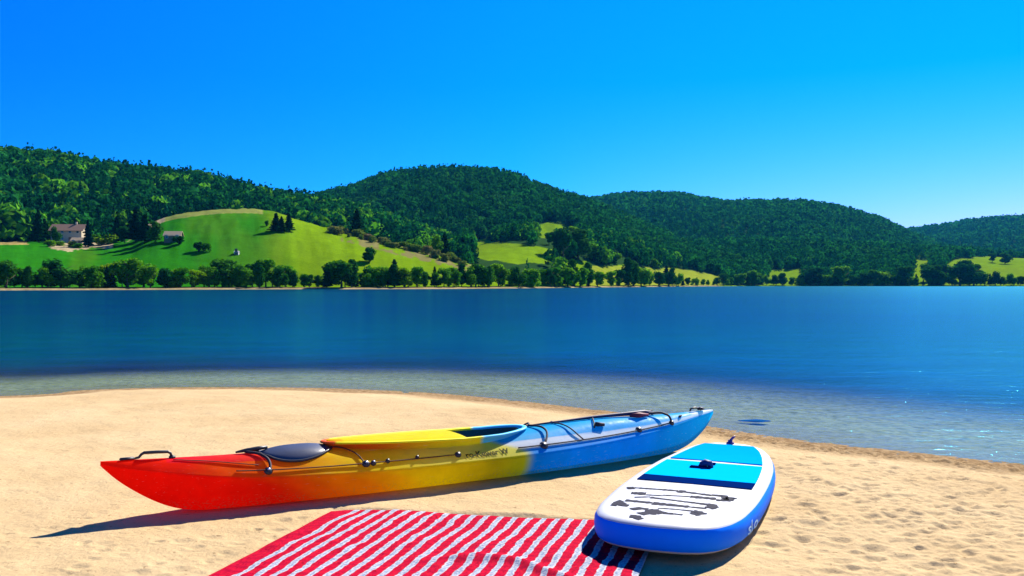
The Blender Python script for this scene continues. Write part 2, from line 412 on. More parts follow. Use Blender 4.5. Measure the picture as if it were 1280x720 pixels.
# hills sheet
def build_hills():
    a = np.concatenate([np.arange(-2400, -500, 30), np.arange(-500, 1780, 2.5), np.arange(1780, 3500, 30)]).astype(float)
    d = np.exp(np.linspace(math.log(140), math.log(6500), 640))
    dd, aa = np.meshgrid(d, a, indexing='ij'); px = aa.ravel(); dv = dd.ravel()
    z, lay = hill_all(px, dv); x = (px-640)*dv/F
    me = mesh('hills', np.stack([x, dv, z], 1), grid_faces(len(d), len(a)))
    g = cover(px, dv, z, lay); py = HZ-(z-CAM_H)*F/dv
    n = fbm(px*.02, dv*.01, 4, 61); n2 = fbm(px*.09, dv*.04, 4, 62)
    lime = np.array([.135,.235,.004]); green = np.array([.020,.165,.005]); olive = np.array([.13,.16,.010]); floor = np.array([.022,.06,.014])
    t = smooth01((px-322+(n-.5)*60)/60)[:, None]
    col = green*(1-t)+lime*t
    n3 = fbm(px*.35, dv*.10, 3, 63); col = col*(0.74+.34*n2[:, None]+.22*n3[:, None])*(1-.10*((dv % 9.0) < 1.6)*((n > .45) & (px < 330)))[:, None]
    f2 = smooth01((n-.5)*5)[:, None]*.22; col = col*(1-f2)+olive*f2
    pale = (inpoly(px, py, [(735,331),(800,333),(860,337),(905,345),(905,358),(735,358)]))[:, None]
    col = np.where(pale, np.array([.22,.26,.02])*(0.85+.3*n2[:, None]), col)
    rim = (np.abs(py-LAY[0]['Y'](px)-2.5) < 3.0) & (px > 190) & (px < 330) & (lay == 0)
    col = np.where(rim[:, None], col*.5+np.array([.34,.27,.10])*.5, col)
    # dry scree and scrub strip right of the meadow
    sc = (lay == 0) & (py-LAY[0]['Y'](px) < 9+6*n2) & (px > 425) & (px < 600)
    col = np.where((sc & (n2 > .47))[:, None], np.array([.17,.155,.055])*(.7+.6*n2[:, None]), col)
    tan = (px < 30+8*n2) & (py < 306) & (py > 293) & (lay == 0)
    bank = (lay == 0) & (px > 58) & (px < 206) & (py-LAY[0]['Y'](px) < 11*n2+np.where(px > 140, 2, 5)) & (n > .40)
    col = np.where(bank[:, None], np.array([.34,.27,.16])*(.6+.8*n2[:, None]), col)
    col = np.where(tan[:, None], np.array([.36,.27,.09]), col)
    col = np.where(g[:, None], col, floor)
    sd_ = dv-far_D(px)
    beach = (sd_ < 5+5*n2) & (px < 900)
    col = np.where(beach[:, None], np.array([.30,.23,.12])*(.6+.7*n2[:, None]), col)
    vcol(me, 'cover', col); return me
m, nt, b, o = newmat('hill_cover')
cv = attr(nt, 'cover'); n1 = noise(nt, .12, 6, .7); n2 = noise(nt, .9, 4, .7)
c = mixc(nt, .75, cv, mixc(nt, ramp(nt, n1, [(.3,(.55,.55,.55)),(.7,(1.3,1.3,1.3))]), (0,0,0), cv), 'MIX')
mm = mixc(nt, 1.0, cv, ramp(nt, n1, [(.3,(.72,.74,.7)),(.7,(1.0,1.0,1.0))]), 'MULTIPLY')
mm = mixc(nt, 1.0, mm, ramp(nt, n2, [(.3,(.8,.82,.75)),(.65,(1.0,1.0,1.0))]), 'MULTIPLY')
nt.links.new(mm, b.inputs['Base Color']); b.inputs['Roughness'].default_value = .95; b.inputs['Specular IOR Level'].default_value = 0
bump(nt, n2, .5, .6, b)
M_hill = m
hills = tag(link('hills', build_hills(), M_hill), kind='structure')

# ------------------------------------------------------------------ water
def build_water():
    r = np.concatenate([[2.5, 4, 5], np.exp(np.linspace(math.log(5.5), math.log(1500), 330))])
    a = np.radians(np.concatenate([np.arange(-100, -44, 2.0), np.arange(-42, 42.01, .3), np.arange(44, 101, 2.0)]))
    rr, aa = np.meshgrid(r, a, indexing='ij'); x = rr*np.sin(aa); y = rr*np.cos(aa)
    s = shore_dist(x.ravel(), y.ravel())
    me = mesh('water', np.stack([x.ravel(), y.ravel(), np.full(x.size, WZ)], 1), grid_faces(len(r), len(a))[:, ::-1])
    vfloat(me, 'shore', s); return me
m, nt, b, o = newmat('lake_water')
sh = attr(nt, 'shore', 'Fac'); tc = N(nt, 'ShaderNodeTexCoord')
def stretched(sx, sy, scale, det, rough, rot=0, dist=0):
    mp = N(nt, 'ShaderNodeMapping'); mp.inputs['Scale'].default_value = (sx, sy, 1); mp.inputs['Rotation'].default_value = (0, 0, R(rot))
    nt.links.new(tc.outputs['Object'], mp.inputs['Vector']); return noise(nt, scale, det, rough, mp.outputs[0], dist=dist)
w1 = stretched(1.0, 1.9, 2.6, 5, .6, 12, .6); w2 = stretched(.6, 1.3, .55, 4, .55, -8); w3 = stretched(1, 1.6, 11, 3, .6, 20)
big = stretched(.25, 1.0, .09, 4, .6, -6)
sub = N(nt, 'ShaderNodeMapRange'); sub.inputs[1].default_value = -.2; sub.inputs[2].default_value = 1.0
# how much of the bed is hidden: grows with depth away from the shore
sj = mth(nt, 'MULTIPLY_ADD', w2, 1.6); nt.nodes[-1].inputs[2].default_value = -.8
sj = mth(nt, 'ADD', sj, sh)
op = ramp(nt, mth(nt, 'DIVIDE', sj, 14.0), [(0,(.02,)*3),(.12,(.06,)*3),(.22,(.17,)*3),(.31,(.36,)*3),(.42,(.68,)*3),(.58,(.93,)*3),(.9,(1,)*3)])
body = ramp(nt, mth(nt, 'DIVIDE', sj, 60.0), [(0,(.17,.14,.085)),(.05,(.070,.095,.070)),(.080,(.012,.062,.066)),(.12,(.002,.045,.046)),(.22,(.001,.046,.048)),(.38,(.001,.030,.052)),(.6,(.001,.022,.060)),(1,(.0005,.018,.065))])
body = mixc(nt, ramp(nt, big, [(.35,(0,0,0)),(.65,(.55,.55,.55))]), body, (.001,.045,.045))
body = mixc(nt, 1.0, body, ramp(nt, mth(nt, 'ADD', mth(nt, 'MULTIPLY', w1, .5), mth(nt, 'MULTIPLY', w2, .5)), [(.38,(.72,.76,.80)),(.60,(1.15,1.15,1.12))]), 'MULTIPLY')  # light and dark wave faces painted into the water colour
df = N(nt, 'ShaderNodeBsdfDiffuse'); nt.links.new(body, df.inputs[0])
tr = N(nt, 'ShaderNodeBsdfTransparent'); tr.inputs[0].default_value = (.72,.93,.88,1)
mx = N(nt, 'ShaderNodeMixShader'); nt.links.new(op, mx.inputs[0]); nt.links.new(tr.outputs[0], mx.inputs[1]); nt.links.new(df.outputs[0], mx.inputs[2])
gl = N(nt, 'ShaderNodeBsdfGlossy'); gl.inputs['Roughness'].default_value = .13; gl.inputs[0].default_value = (.09,.58,.88,1)
h = mth(nt, 'ADD', mth(nt, 'MULTIPLY', w1, .5), mth(nt, 'ADD', mth(nt, 'MULTIPLY', w2, 1.0), mth(nt, 'MULTIPLY', w3, .12)))
bpn = N(nt, 'ShaderNodeBump'); bpn.inputs['Strength'].default_value = 1.0; bpn.inputs['Distance'].default_value = .030; nt.links.new(h, bpn.inputs['Height'])
nt.links.new(bpn.outputs[0], gl.inputs['Normal']); nt.links.new(bpn.outputs[0], df.inputs['Normal'])
fr = N(nt, 'ShaderNodeFresnel'); fr.inputs[0].default_value = 1.33; nt.links.new(bpn.outputs[0], fr.inputs['Normal'])
mx2 = N(nt, 'ShaderNodeMixShader'); nt.links.new(mth(nt, 'MULTIPLY', fr.outputs[0], ramp(nt, mth(nt, 'DIVIDE', sj, 14.0), [(.1,(.24,)*3),(.5,(.42,)*3)])), mx2.inputs[0]); nt.links.new(mx.outputs[0], mx2.inputs[1]); nt.links.new(gl.outputs[0], mx2.inputs[2])
nt.links.new(mx2.outputs[0], o.inputs[0]); nt.nodes.remove(b)
M_water = m
tag(link('water', build_water(), M_water), kind='structure')
# shallow-water ripples break the light on the wet edge: thin foam line omitted, the lake is calm

# ------------------------------------------------------------------ foliage
def leafmat(name, use_attr=False, cols=None, trans=.3):
    m, nt, b, o = newmat(name); nt.nodes.remove(b)
    if use_attr: c = attr(nt, 'tint')
    else:
        oi = N(nt, 'ShaderNodeObjectInfo'); g = N(nt, 'ShaderNodeNewGeometry')
        c1 = ramp(nt, oi.outputs['Random'], [(0, cols[0]), (.5, cols[1]), (1, cols[2])])
        k = ramp(nt, attr(nt, 'leaf', 'Fac'), [(0,(.6,.62,.55)),(1,(1.25,1.2,1.1))])
        c = mixc(nt, 1.0, c1, k, 'MULTIPLY')
    d = N(nt, 'ShaderNodeBsdfDiffuse'); t = N(nt, 'ShaderNodeBsdfTranslucent'); mx = N(nt, 'ShaderNodeMixShader', i_Fac=trans)
    mx.inputs[0].default_value = trans
    nt.links.new(c, d.inputs[0]); nt.links.new(mixc(nt, 1.0, c, (1.2,1.35,.5), 'MULTIPLY'), t.inputs[0])
    nt.links.new(d.outputs[0], mx.inputs[1]); nt.links.new(t.outputs[0], mx.inputs[2]); nt.links.new(mx.outputs[0], o.inputs[0])
    return m
M_round = leafmat('broad_leaves', cols=[(.040,.17,.010),(.075,.23,.010),(.13,.30,.010)])
M_dark = leafmat('dark_leaves', cols=[(.010,.080,.018),(.022,.115,.014),(.040,.15,.012)], trans=.2)
M_bright = leafmat('lime_leaves', cols=[(.09,.25,.008),(.13,.28,.008),(.19,.32,.010)], trans=.4)
M_conif = leafmat('needles', cols=[(.002,.024,.011),(.004,.034,.012),(.008,.044,.012)], trans=.12)
M_gold = leafmat('yellow_leaves', cols=[(.34,.27,.02),(.38,.29,.02),(.30,.28,.03)], trans=.3)
M_forest = leafmat('forest_leaves', use_attr=True, trans=.28)
M_bark = simple('bark', (.085,.062,.042), .9, .2, .6, 12, var=.3)

def quads(P, Nn, size, asp=1.0):
    """one random-rolled quad per point, facing Nn"""
    n = len(P); Nn = Nn/np.linalg.norm(Nn, axis=1, keepdims=True)
    a = rng.normal(size=(n, 3)); u = np.cross(Nn, a); u /= np.linalg.norm(u, axis=1, keepdims=True)+1e-9; v = np.cross(Nn, u)
    s = (size*np.ones(n))[:, None]; u = u*s*.5; v = v*s*.5*asp
    bend = Nn*s*.18
    V = np.stack([P-u-v, P+u-v+bend, P+u+v, P-u+v+bend], 1).reshape(-1, 3)
    return V, np.arange(4*n).reshape(n, 4)
def crown_pts(kind, n, seed):
    r = np.random.default_rng(seed)
    if kind == 'conifer':                          # unit height crown 0.08..1, tiers of drooping boughs
        t = 1-np.sqrt(r.random(n)); z = .08+.92*t
        tier = .72+.28*np.cos(z*2*math.pi*9)
        rad = (.20*(1-t)**.85+.012)*tier*(.55+.45*np.sqrt(r.random(n)))*(1+.15*np.sin(r.random()*6+3*z*6))
        a = r.random(n)*2*math.pi; rad *= 1+.22*np.sin(a*3+seed)+.12*np.sin(a*7+z*30)
        P = np.stack([rad*np.cos(a), rad*np.sin(a), z], 1); Nn = np.stack([np.cos(a), np.sin(a), np.full(n, .7)], 1)+r.normal(0, .45, (n, 3))
    else:
        # clumps scattered over an uneven crown
        nc = 15 if kind != 'poplar' else 13; cs = []
        for i in range(nc):
            if kind == 'poplar': z = .16+.74*(i+.5)/nc; ra = .10*math.sin(math.pi*min(1, (z-.02)/.98)**.9)*r.random()**.5; s_ = .13*math.sin(math.pi*(.12+.8*z))+.03
            elif kind == 'bush': z = .10+.65*r.random(); ra = .42*math.sqrt(r.random())*(1-z*.5); s_ = .24
            else: z = .22+.62*r.random(); ra = .28*math.sqrt(r.random())*math.sin(math.pi*min(1, max(.12, (z-.1)/.92))); s_ = .12+.075*r.random()
            an = r.random()*2*math.pi; cs.append((ra*math.cos(an), ra*math.sin(an), z, s_))
        cs = np.array(cs); i = r.integers(0, nc, n)
        d = r.normal(size=(n, 3)); d /= np.linalg.norm(d, axis=1, keepdims=True)
        q = r.random(n)**.33; P = cs[i, :3]+d*(cs[i, 3]*q)[:, None]*np.array([1, 1, .9]); P[:, 2] = np.clip(P[:, 2], .02, 1)
        Nn = d+r.normal(0, .5, (n, 3))+np.array([0, 0, .3])
    return P, Nn
def proto_crown(kind, n, size, seed):
    P, Nn = crown_pts(kind, n, seed); V, Fc = quads(P, Nn, size)
    me = mesh('crown', V, Fc, False); vfloat(me, 'leaf', np.repeat(rng.random(n), 4)); return me
def proto_trunk(kind, seed):
    r = random.Random(seed); b = MB(); top = {'conifer': .93, 'poplar': .8, 'bush': .4, 'round': .62}[kind]; r0 = {'conifer': .018, 'poplar': .016, 'bush': .02, 'round': .024}[kind]
    pts = [(0,0,-.03)]+[(r.uniform(-.012,.012)*k, r.uniform(-.012,.012)*k, top*k/5) for k in range(1, 6)]
    b.tube(pts, [r0*1.3]+[r0*(1-.15*k) for k in range(1, 6)], 7)
    if kind != 'conifer':
        for k in range(6 if kind != 'bush' else 5):
            a = k*1.1+r.random(); z = (.22+.07*k) if kind != 'bush' else .05+.04*k; l = .26 if kind == 'round' else (.10 if kind == 'poplar' else .3)
            b.tube([(0,0,z),(l*.5*math.cos(a), l*.5*math.sin(a), z+.10),(l*math.cos(a), l*math.sin(a), z+.20)], [r0*.5, r0*.35, r0*.15], 5)
    return mesh('trunk', np.array(b.v), b.f)
KP = {'round': (1500, .058), 'poplar': (1100, .05), 'bush': (900, .085), 'conifer': (1300, .055)}
PC = {k: [proto_crown(k, *KP[k], 100+i*7+len(k)) for i in range(4)] for k in KP}
PT = {k: [proto_trunk(k, i) for i in range(2)] for k in KP}
matted = {}
def crown_mesh(kind, i, mat):
    key = (kind, i, mat.name)
    if key not in matted:
        me = PC[kind][i].copy(); me.name = 'crown'; me.materials.append(mat); matted[key] = me
    return matted[key]
for k in PT:
    for t_ in PT[k]: t_.materials.append(M_bark)
def tree(px, kind, mat, H, label, cat, group, name, base=None, py=None, wide=1.0, off=0.0):
    """a tree on the terrain: at a shore column, or where a picture row meets the hill"""
    if py is not None: x, y, z = hit(px, py)
    else:
        d = float(far_D(px))+off; x = (px-640)*d/F; y = d; z = hz_at(x, y)
    root = bpy.data.objects.new(name, None); C.objects.link(root); root.empty_display_size = .5
    root.location = (x, y, z-.15); root.rotation_euler = (0, 0, random.uniform(0, 6.28)); root.scale = (H*wide, H*wide, H)
    tag(root, label, cat, group)
    link('crown', crown_mesh(kind, random.randrange(4), mat), None, root)
    link('trunk', PT[kind][random.randrange(2)], None, root)
    return root
# ------------------------------------------------------------------ far-off forest: one mass
def build_forest():
    ax = np.arange(-420, 1700, 3.0); dz = np.exp(np.linspace(math.log(230), math.log(6000), 500))
    DD, AX = np.meshgrid(dz, ax, indexing='ij'); Z, _ = hill_all(AX.ravel(), DD.ravel()); Z = Z.reshape(DD.shape)
    EL = (Z-CAM_H)/DD; RM = np.maximum.accumulate(EL, axis=0)
    V = []; Fc = []; T = []; nv = 0
    bands = [(240, 620, 4.6, 70), (620, 1000, 5.2, 60), (1000, 1600, 7.0, 26), (1600, 2600, 9.5, 9), (2600, 3900, 15., 7)]
    for (d0, d1, sp, nq) in bands:
        area = (d1*d1-d0*d0)*.5*(1700+420)/F; n = int(area/(sp*sp))
        px = rng.uniform(-420, 1700, n); d = np.sqrt(rng.uniform(d0*d0, d1*d1, n))
        z, lay = hill_all(px, d); keep = ~cover(px, d, z, lay) & (lay >= 0)
        keep |= (lay == -1) & (px > 1010) & (px < 1138) & (d > far_D(px)+30)
        # thin out the wood in patches on the foothill so grass and single trees mix
        fo = (lay == 3); keep &= ~(fo & (fbm(px*.04, d*.02, 3, 91) > .60))
        ci = np.clip(np.searchsorted(ax, px), 0, len(ax)-1); di = np.clip(np.searchsorted(dz, d)-1, 0, len(dz)-1)
        keep &= (z+15-CAM_H)/d > RM[di, ci]-.0005
        H0 = 12*np.where(lay == 1, 1.4, 1.0)
        for fr in (.25, .6, .95):                    # keep the clearings open: no tree in front of them
            py_ = HZ-(z+fr*H0-CAM_H)*F/d
            for P_ in GR[:4]: keep &= ~(inpoly(px, py_, P_) & (rng.random(n) > .05))
        px, d, z, lay = px[keep], d[keep], z[keep], lay[keep]; n = len(px)
        x = (px-640)*d/F
        big = fbm(x*.008, d*.008, 3, 14); con = rng.random(n) < np.where(big > .5, .72, .40)
        front = (lay == 1) | (lay == 3)
        H = rng.uniform(8.5, 14.5, n)*np.where(con, 1.12, .92)*np.where(d > 2600, 1.5, 1)*np.where(lay == 1, 1.35, 1)
        Wd = H*np.where(con, .20, .36)*rng.uniform(.85, 1.2, n)
        r = np.random.default_rng(int(sp*10)); N_ = n*nq; ti = np.repeat(np.arange(n), nq)
        t = 1-np.sqrt(r.random(N_)); a = r.random(N_)*2*math.pi; cc = con[ti]
        zc = np.where(cc, .05+.93*t, .22+.72*r.random(N_)); prof = np.where(cc, (1-t)**.9+.04, np.sin(np.pi*np.clip((zc-.08)/.95, 0, 1))**.6)
        rad = prof*(.55+.45*np.sqrt(r.random(N_)))
        P = np.stack([x[ti]+rad*Wd[ti]*np.cos(a), d[ti]+rad*Wd[ti]*np.sin(a), z[ti]+zc*H[ti]-.4], 1)
        Nn = np.stack([np.cos(a), np.sin(a), np.where(cc, .5, .4+1.2*(zc-.5))], 1)+r.normal(0, .4, (N_, 3))
        sz = Wd[ti]*(3.0/math.sqrt(nq))*r.uniform(.75, 1.25, N_)*np.where(cc, .95, 1.05)
        v, f = quads(P, Nn, sz); V.append(v); Fc.append(f+nv); nv += len(v)
        dark = np.array([.004, .050, .021]); mid = np.array([.014, .115, .022]); lit = np.array([.07, .22, .010])
        k = rng.random(n); patch = fbm(x*.02, d*.02, 3, 15)
        lt = (~con & ((k < .22) | (patch > .62) & (k < .6)) & (d < 1500)); col = np.where(con[:, None], dark*rng.uniform(.7, 1.4, (n, 1)), mid*rng.uniform(.6, 1.3, (n, 1)))
        col = np.where((lt & front)[:, None], lit*rng.uniform(.7, 1.5, (n, 1)), col)
        col = np.where(((patch > .6) & (k < .5) & ~con & ~front)[:, None], np.array([.022,.12,.025]), col)
        T.append(np.repeat(col[ti]*r.uniform(.88, 1.12, (N_, 1)), 4, axis=0))
    V = np.vstack(V); Fc = np.vstack(Fc); me = mesh('forest', V, Fc, False); vcol(me, 'tint', np.vstack(T)); print('forest quads', len(Fc)); return me
tag(link('forest', build_forest(), M_forest), 'dark mixed spruce and broadleaf forest covering the hills beyond the lake', 'forest', kind='stuff')

# ------------------------------------------------------------------ single trees along the far shore and in the fields
ZONES = [(45,'below the golden tree'),(110,'below the cream farmhouse'),(160,'below the pink house'),(205,'below the row of dark conifers'),(235,'below the tan roofed cabin'),
 (275,'below the two small meadow trees'),(320,'below the tiny white hut'),(370,'below the conifer clump'),(440,'below the lime meadow centre'),(500,'below the lone round meadow tree'),
 (590,'below the right meadow tip'),(660,'below the wide middle clearing'),(735,'below the small upper clearing'),(800,'before the pale field, left half'),(930,'before the pale field, right half'),
 (1010,'just right of the pale field'),(1075,'before the dark wood, left part'),(1138,'before the dark wood, right part'),(1200,'before the narrow bright clearing'),(9999,'before the big bright clearing')]
def where(px): return next(t for q, t in ZONES if px < q)
sp = {}
KIND = {'r': ('round', M_round, 'broadleaf_tree', 'round mid green tree'), 'd': ('round', M_dark, 'broadleaf_tree', 'round dark green tree'),
        'b': ('bush', M_bright, 'shrub', 'lime green shrub'), 'g': ('bush', M_round, 'shrub', 'mid green shrub'),
        'c': ('conifer', M_conif, 'conifer_tree', 'pointed dark conifer'), 'p': ('poplar', M_dark, 'slender_tree', 'tall narrow dark tree'), 'l': ('round', M_bright, 'broadleaf_tree', 'round lime green tree')}
def shore_tree(px, top, k, off, wide=1.0):
    kind, mat, nm, ad = KIND[k]; d = float(far_D(px))+off; x = (px-640)*d/F; z = hz_at(x, d)
    H = max((HZ-top)*d/F+CAM_H-z, 2.0)
    cat = {'b': 'shrub', 'g': 'shrub', 'c': 'conifer'}.get(k, 'tree'); ad = ('tall ' if top < (328 if px < 900 else 337) else 'low ' if top > (338 if px < 900 else 345) else 'middling ')+ad.replace('tall ', '')
    tree(px, kind, mat, H, '%s on far shore %s' % (ad, where(px)), cat, 'shore %ss %s' % (ad, where(px)), nm, off=off, wide=wide)
big_ones = [(9,319,'d'),(27,330,'r'),(54,327,'d'),(76,322,'d',1.15),(100,331,'r'),(118,327,'r'),(134,323,'l'),(160,316,'r',1.1),(180,322,'r'),(207,330,'d'),(224,333,'r'),
 (242,333,'l',1.2),(261,329,'r'),(277,322,'d',1.2),(298,328,'r',1.1),(316,328,'d'),(331,322,'r'),(348,332,'d'),(366,340,'r'),(386,340,'d'),(406,339,'l',1.2),
 (427,319,'d',1.15),(440,322,'p'),(452,337,'r'),(466,330,'g'),(480,332,'r'),(492,324,'c',1.2),(512,340,'r'),(530,338,'d'),(545,339,'r'),(560,342,'r'),(572,340,'d'),
 (587,334,'r'),(596,325,'d'),(608,331,'r'),(622,328,'l'),(636,333,'r'),(650,331,'d'),(664,334,'l'),(680,335,'r'),(694,333,'r'),(708,329,'d'),(716,322,'p'),(724,330,'r'),
 (735,326,'p'),(748,336,'r'),(764,338,'r'),(775,336,'d'),(784,320,'p'),(792,324,'p'),(803,330,'r'),(822,336,'d'),(836,337,'d'),(840,333,'p'),(862,345,'d'),(880,347,'r'),
 (897,346,'d'),(905,341,'d'),(922,340,'r'),(938,337,'r'),(948,340,'r'),(968,344,'r'),(990,346,'r'),(1003,344,'b'),(1015,330,'d',1.3),(1027,342,'g'),(1040,341,'r'),(1052,332,'r',1.2),
 (1066,342,'d'),(1080,338,'d'),(1094,336,'r'),(1104,337,'b',1.1),(1118,342,'d'),(1130,332,'d'),(1144,344,'b'),(1166,327,'d',1.2),(1176,335,'d'),(1190,338,'r'),(1202,325,'d',1.2),
 (1216,329,'d',1.2),(1232,340,'r'),(1243,338,'d',1.1),(1254,345,'d'),(1264,341,'r'),(1276,343,'d'),(1290,338,'r'),(1310,332,'d')]
for t_ in big_ones:
    shore_tree(t_[0]+random.uniform(-2, 2), t_[1], t_[2], random.uniform(5, 14), (t_[3] if len(t_) > 3 else 1.0)*random.uniform(1.1, 1.4))
for px in np.arange(-60, 1340, 9.0):              # low growth between them
    top = random.uniform(328, 344) if px < 730 else random.uniform(338, 351)
    shore_tree(float(px)+random.uniform(-6, 6), top, random.choice('rpdglrcrp' if px < 900 else 'rgdpdcr'), random.uniform(4, 16), random.uniform(.9, 1.25))
# trees standing in the fields: (column, foot row, height in rows, kind, label)
FT = [(345,289,24,'c','leftmost dark conifer of the clump high on the lime green meadow',1.6),(352,290,20,'c','middle dark conifer of the clump high on the lime green meadow',1.6),(361,289,23,'c','right dark conifer of the clump high on the lime green meadow',1.5),
 (462,328,23,'d','lone round dark tree at the foot of the lime green meadow',1.25),(334,283,9,'d','tiny dark tree left of the conifer clump on the meadow',1),
 (33,283,20,'y','golden yellow tree above the sandy patch at the left edge',1.5),(31,296,14,'yb','yellow green bush below the golden tree at the left',1.6),
 (48,303,42,'c','tall dark conifer between golden tree and pale farmhouse',1.1),(56,303,30,'c','shorter dark conifer at the left wall of the pale farmhouse',1.1),
 (110,309,34,'c','tall narrow dark conifer between the two pale houses',1.0),(146,303,34,'c','dark conifer right of the pink house, first of the row',1.1),(156,304,26,'d','round tree in the middle of the dark row right of the pink house',1.0),
 (170,302,44,'c','tallest dark conifer in the row right of the pink house',1.3),(181,303,36,'c','broad dark conifer near the right end of the row by the pink house',1.4),(194,303,28,'p','narrow tree ending the row right of the pink house',1.6),
 (136,305,14,'b','lime green shrub before the pink house',1.8),(127,306,11,'b','small lime shrub left of the bigger one before the pink house',1.8),(76,307,7,'b','low lime bush before the left half of the pale farmhouse',2.0),(98,310,7,'g','low green bush before the small cream outbuilding',2.2),(90,309,9,'yb','yellow green bush between farmhouse and outbuilding',1.3),(118,303,12,'g','green bush at the left wall of the pink house',1.4),(70,304,22,'d','round dark tree at the left corner of the pale farmhouse',.8),(62,308,9,'b','lime shrub before the pale farmhouse',1.8),
 (223,306,13,'d','small dark tree beside the tan roofed cabin',1.6),(248,315,15,'d','small dark tree alone on the left part of the meadow',1.2),(257,315,13,'g','small green bush right of the dark tree on the meadow',1.2),
 (425,287,22,'d','dark tree at the upper edge of the lime meadow',1.2),(446,294,34,'c','tall conifer on the upper edge of the lime meadow',1.4),(458,294,24,'c','shorter conifer right of the tall one at the meadow edge',1.3),
 (398,275,22,'l','light green tree over the middle of the meadow crest',1.1),(412,280,18,'l','light green tree right of the crest trees',1.2),(470,297,24,'c','third dark conifer along the meadow edge',1.4),(480,299,20,'l','lime tree beside the dark conifers at the meadow edge',1.1),
 (508,306,18,'l','lime green tree above the dry scrub at the meadow edge',1.2),(494,301,20,'c','dark conifer above the dry scrub',1.5),(528,313,22,'d','dark tree behind the dry scrub',1.3),(545,318,26,'r','round green tree near the right tip of the meadow',1.1),(556,321,30,'c','dark conifer near the right tip of the lime meadow',1.5),
 (563,322,28,'l','lime tree near the right tip of the meadow',1.0),(578,326,30,'c','tall dark conifer just right of the meadow tip',1.5),(590,326,28,'c','second dark conifer right of the meadow tip',1.5),
 (704,324,46,'d','large dark tree between the two upper green clearings',1.1),(686,306,16,'d','dark tree at the foot of the upper clearing',1.3),(723,324,40,'p','narrow dark tree right of the upper clearing',2.0),(716,300,20,'l','lime tree at the right edge of the upper clearing',1.3),
 (742,326,22,'r','mid green tree above the pale yellow field, left',1.2),(757,328,20,'l','lime tree above the pale yellow field',1.2),(770,329,16,'l','second lime tree above the pale yellow field',1.3),(818,335,14,'r','small tree at the upper edge of the pale yellow field',1.3),
 (833,354,22,'c','tall dark conifer inside the pale yellow field',1.6),(839,355,18,'c','shorter dark conifer inside the pale yellow field',1.8),(1160,352,26,'d','dark tree between the two bright clearings',1.3),(1204,352,28,'d','dark tree left in the big bright clearing',1.3),(1218,352,26,'d','dark tree in the middle of the big bright clearing',1.4),
 (1256,330,16,'d','dark tree at the upper edge of the bright clearing',1.4),(1240,328,12,'d','small dark tree at the top of the bright clearing',1.4),(1180,350,20,'d','dark tree at the left edge of the big bright clearing',1.4)]
KIND['y'] = ('round', M_gold, 'broadleaf_tree', ''); KIND['yb'] = ('bush', M_gold, 'shrub', '')
for (px, py, hp, k, lab, wd) in FT:
    kind, mat, nm, _ = KIND[k]; x, y, z = hit(px, py); H = max(hp*y/F, 1.5)
    tree(px, kind, mat, H, lab, {'b': 'shrub', 'g': 'shrub', 'yb': 'shrub', 'c': 'conifer'}.get(k, 'tree'), 'trees standing in the fields', nm, py=py, wide=min(wd, 2.2))
# dry pale scrub right of the meadow
M_scrub = leafmat('dry_scrub_twigs', cols=[(.26,.20,.10),(.17,.20,.05),(.10,.20,.02)], trans=.2)
for i in range(30):
    px = 418+i*5.6+random.uniform(-6, 6); py = float(LAY[0]['Y'](px))+random.uniform(2, 7)
    x, y, z = hit(px, py); tree(px, 'bush', M_scrub, random.uniform(1.4, 4.6), 'pale dry scrub bush on the right rim of the lime green meadow', 'shrub', 'dry scrub on the meadow rim', 'dry_shrub', py=py, wide=random.uniform(.9, 2.0))

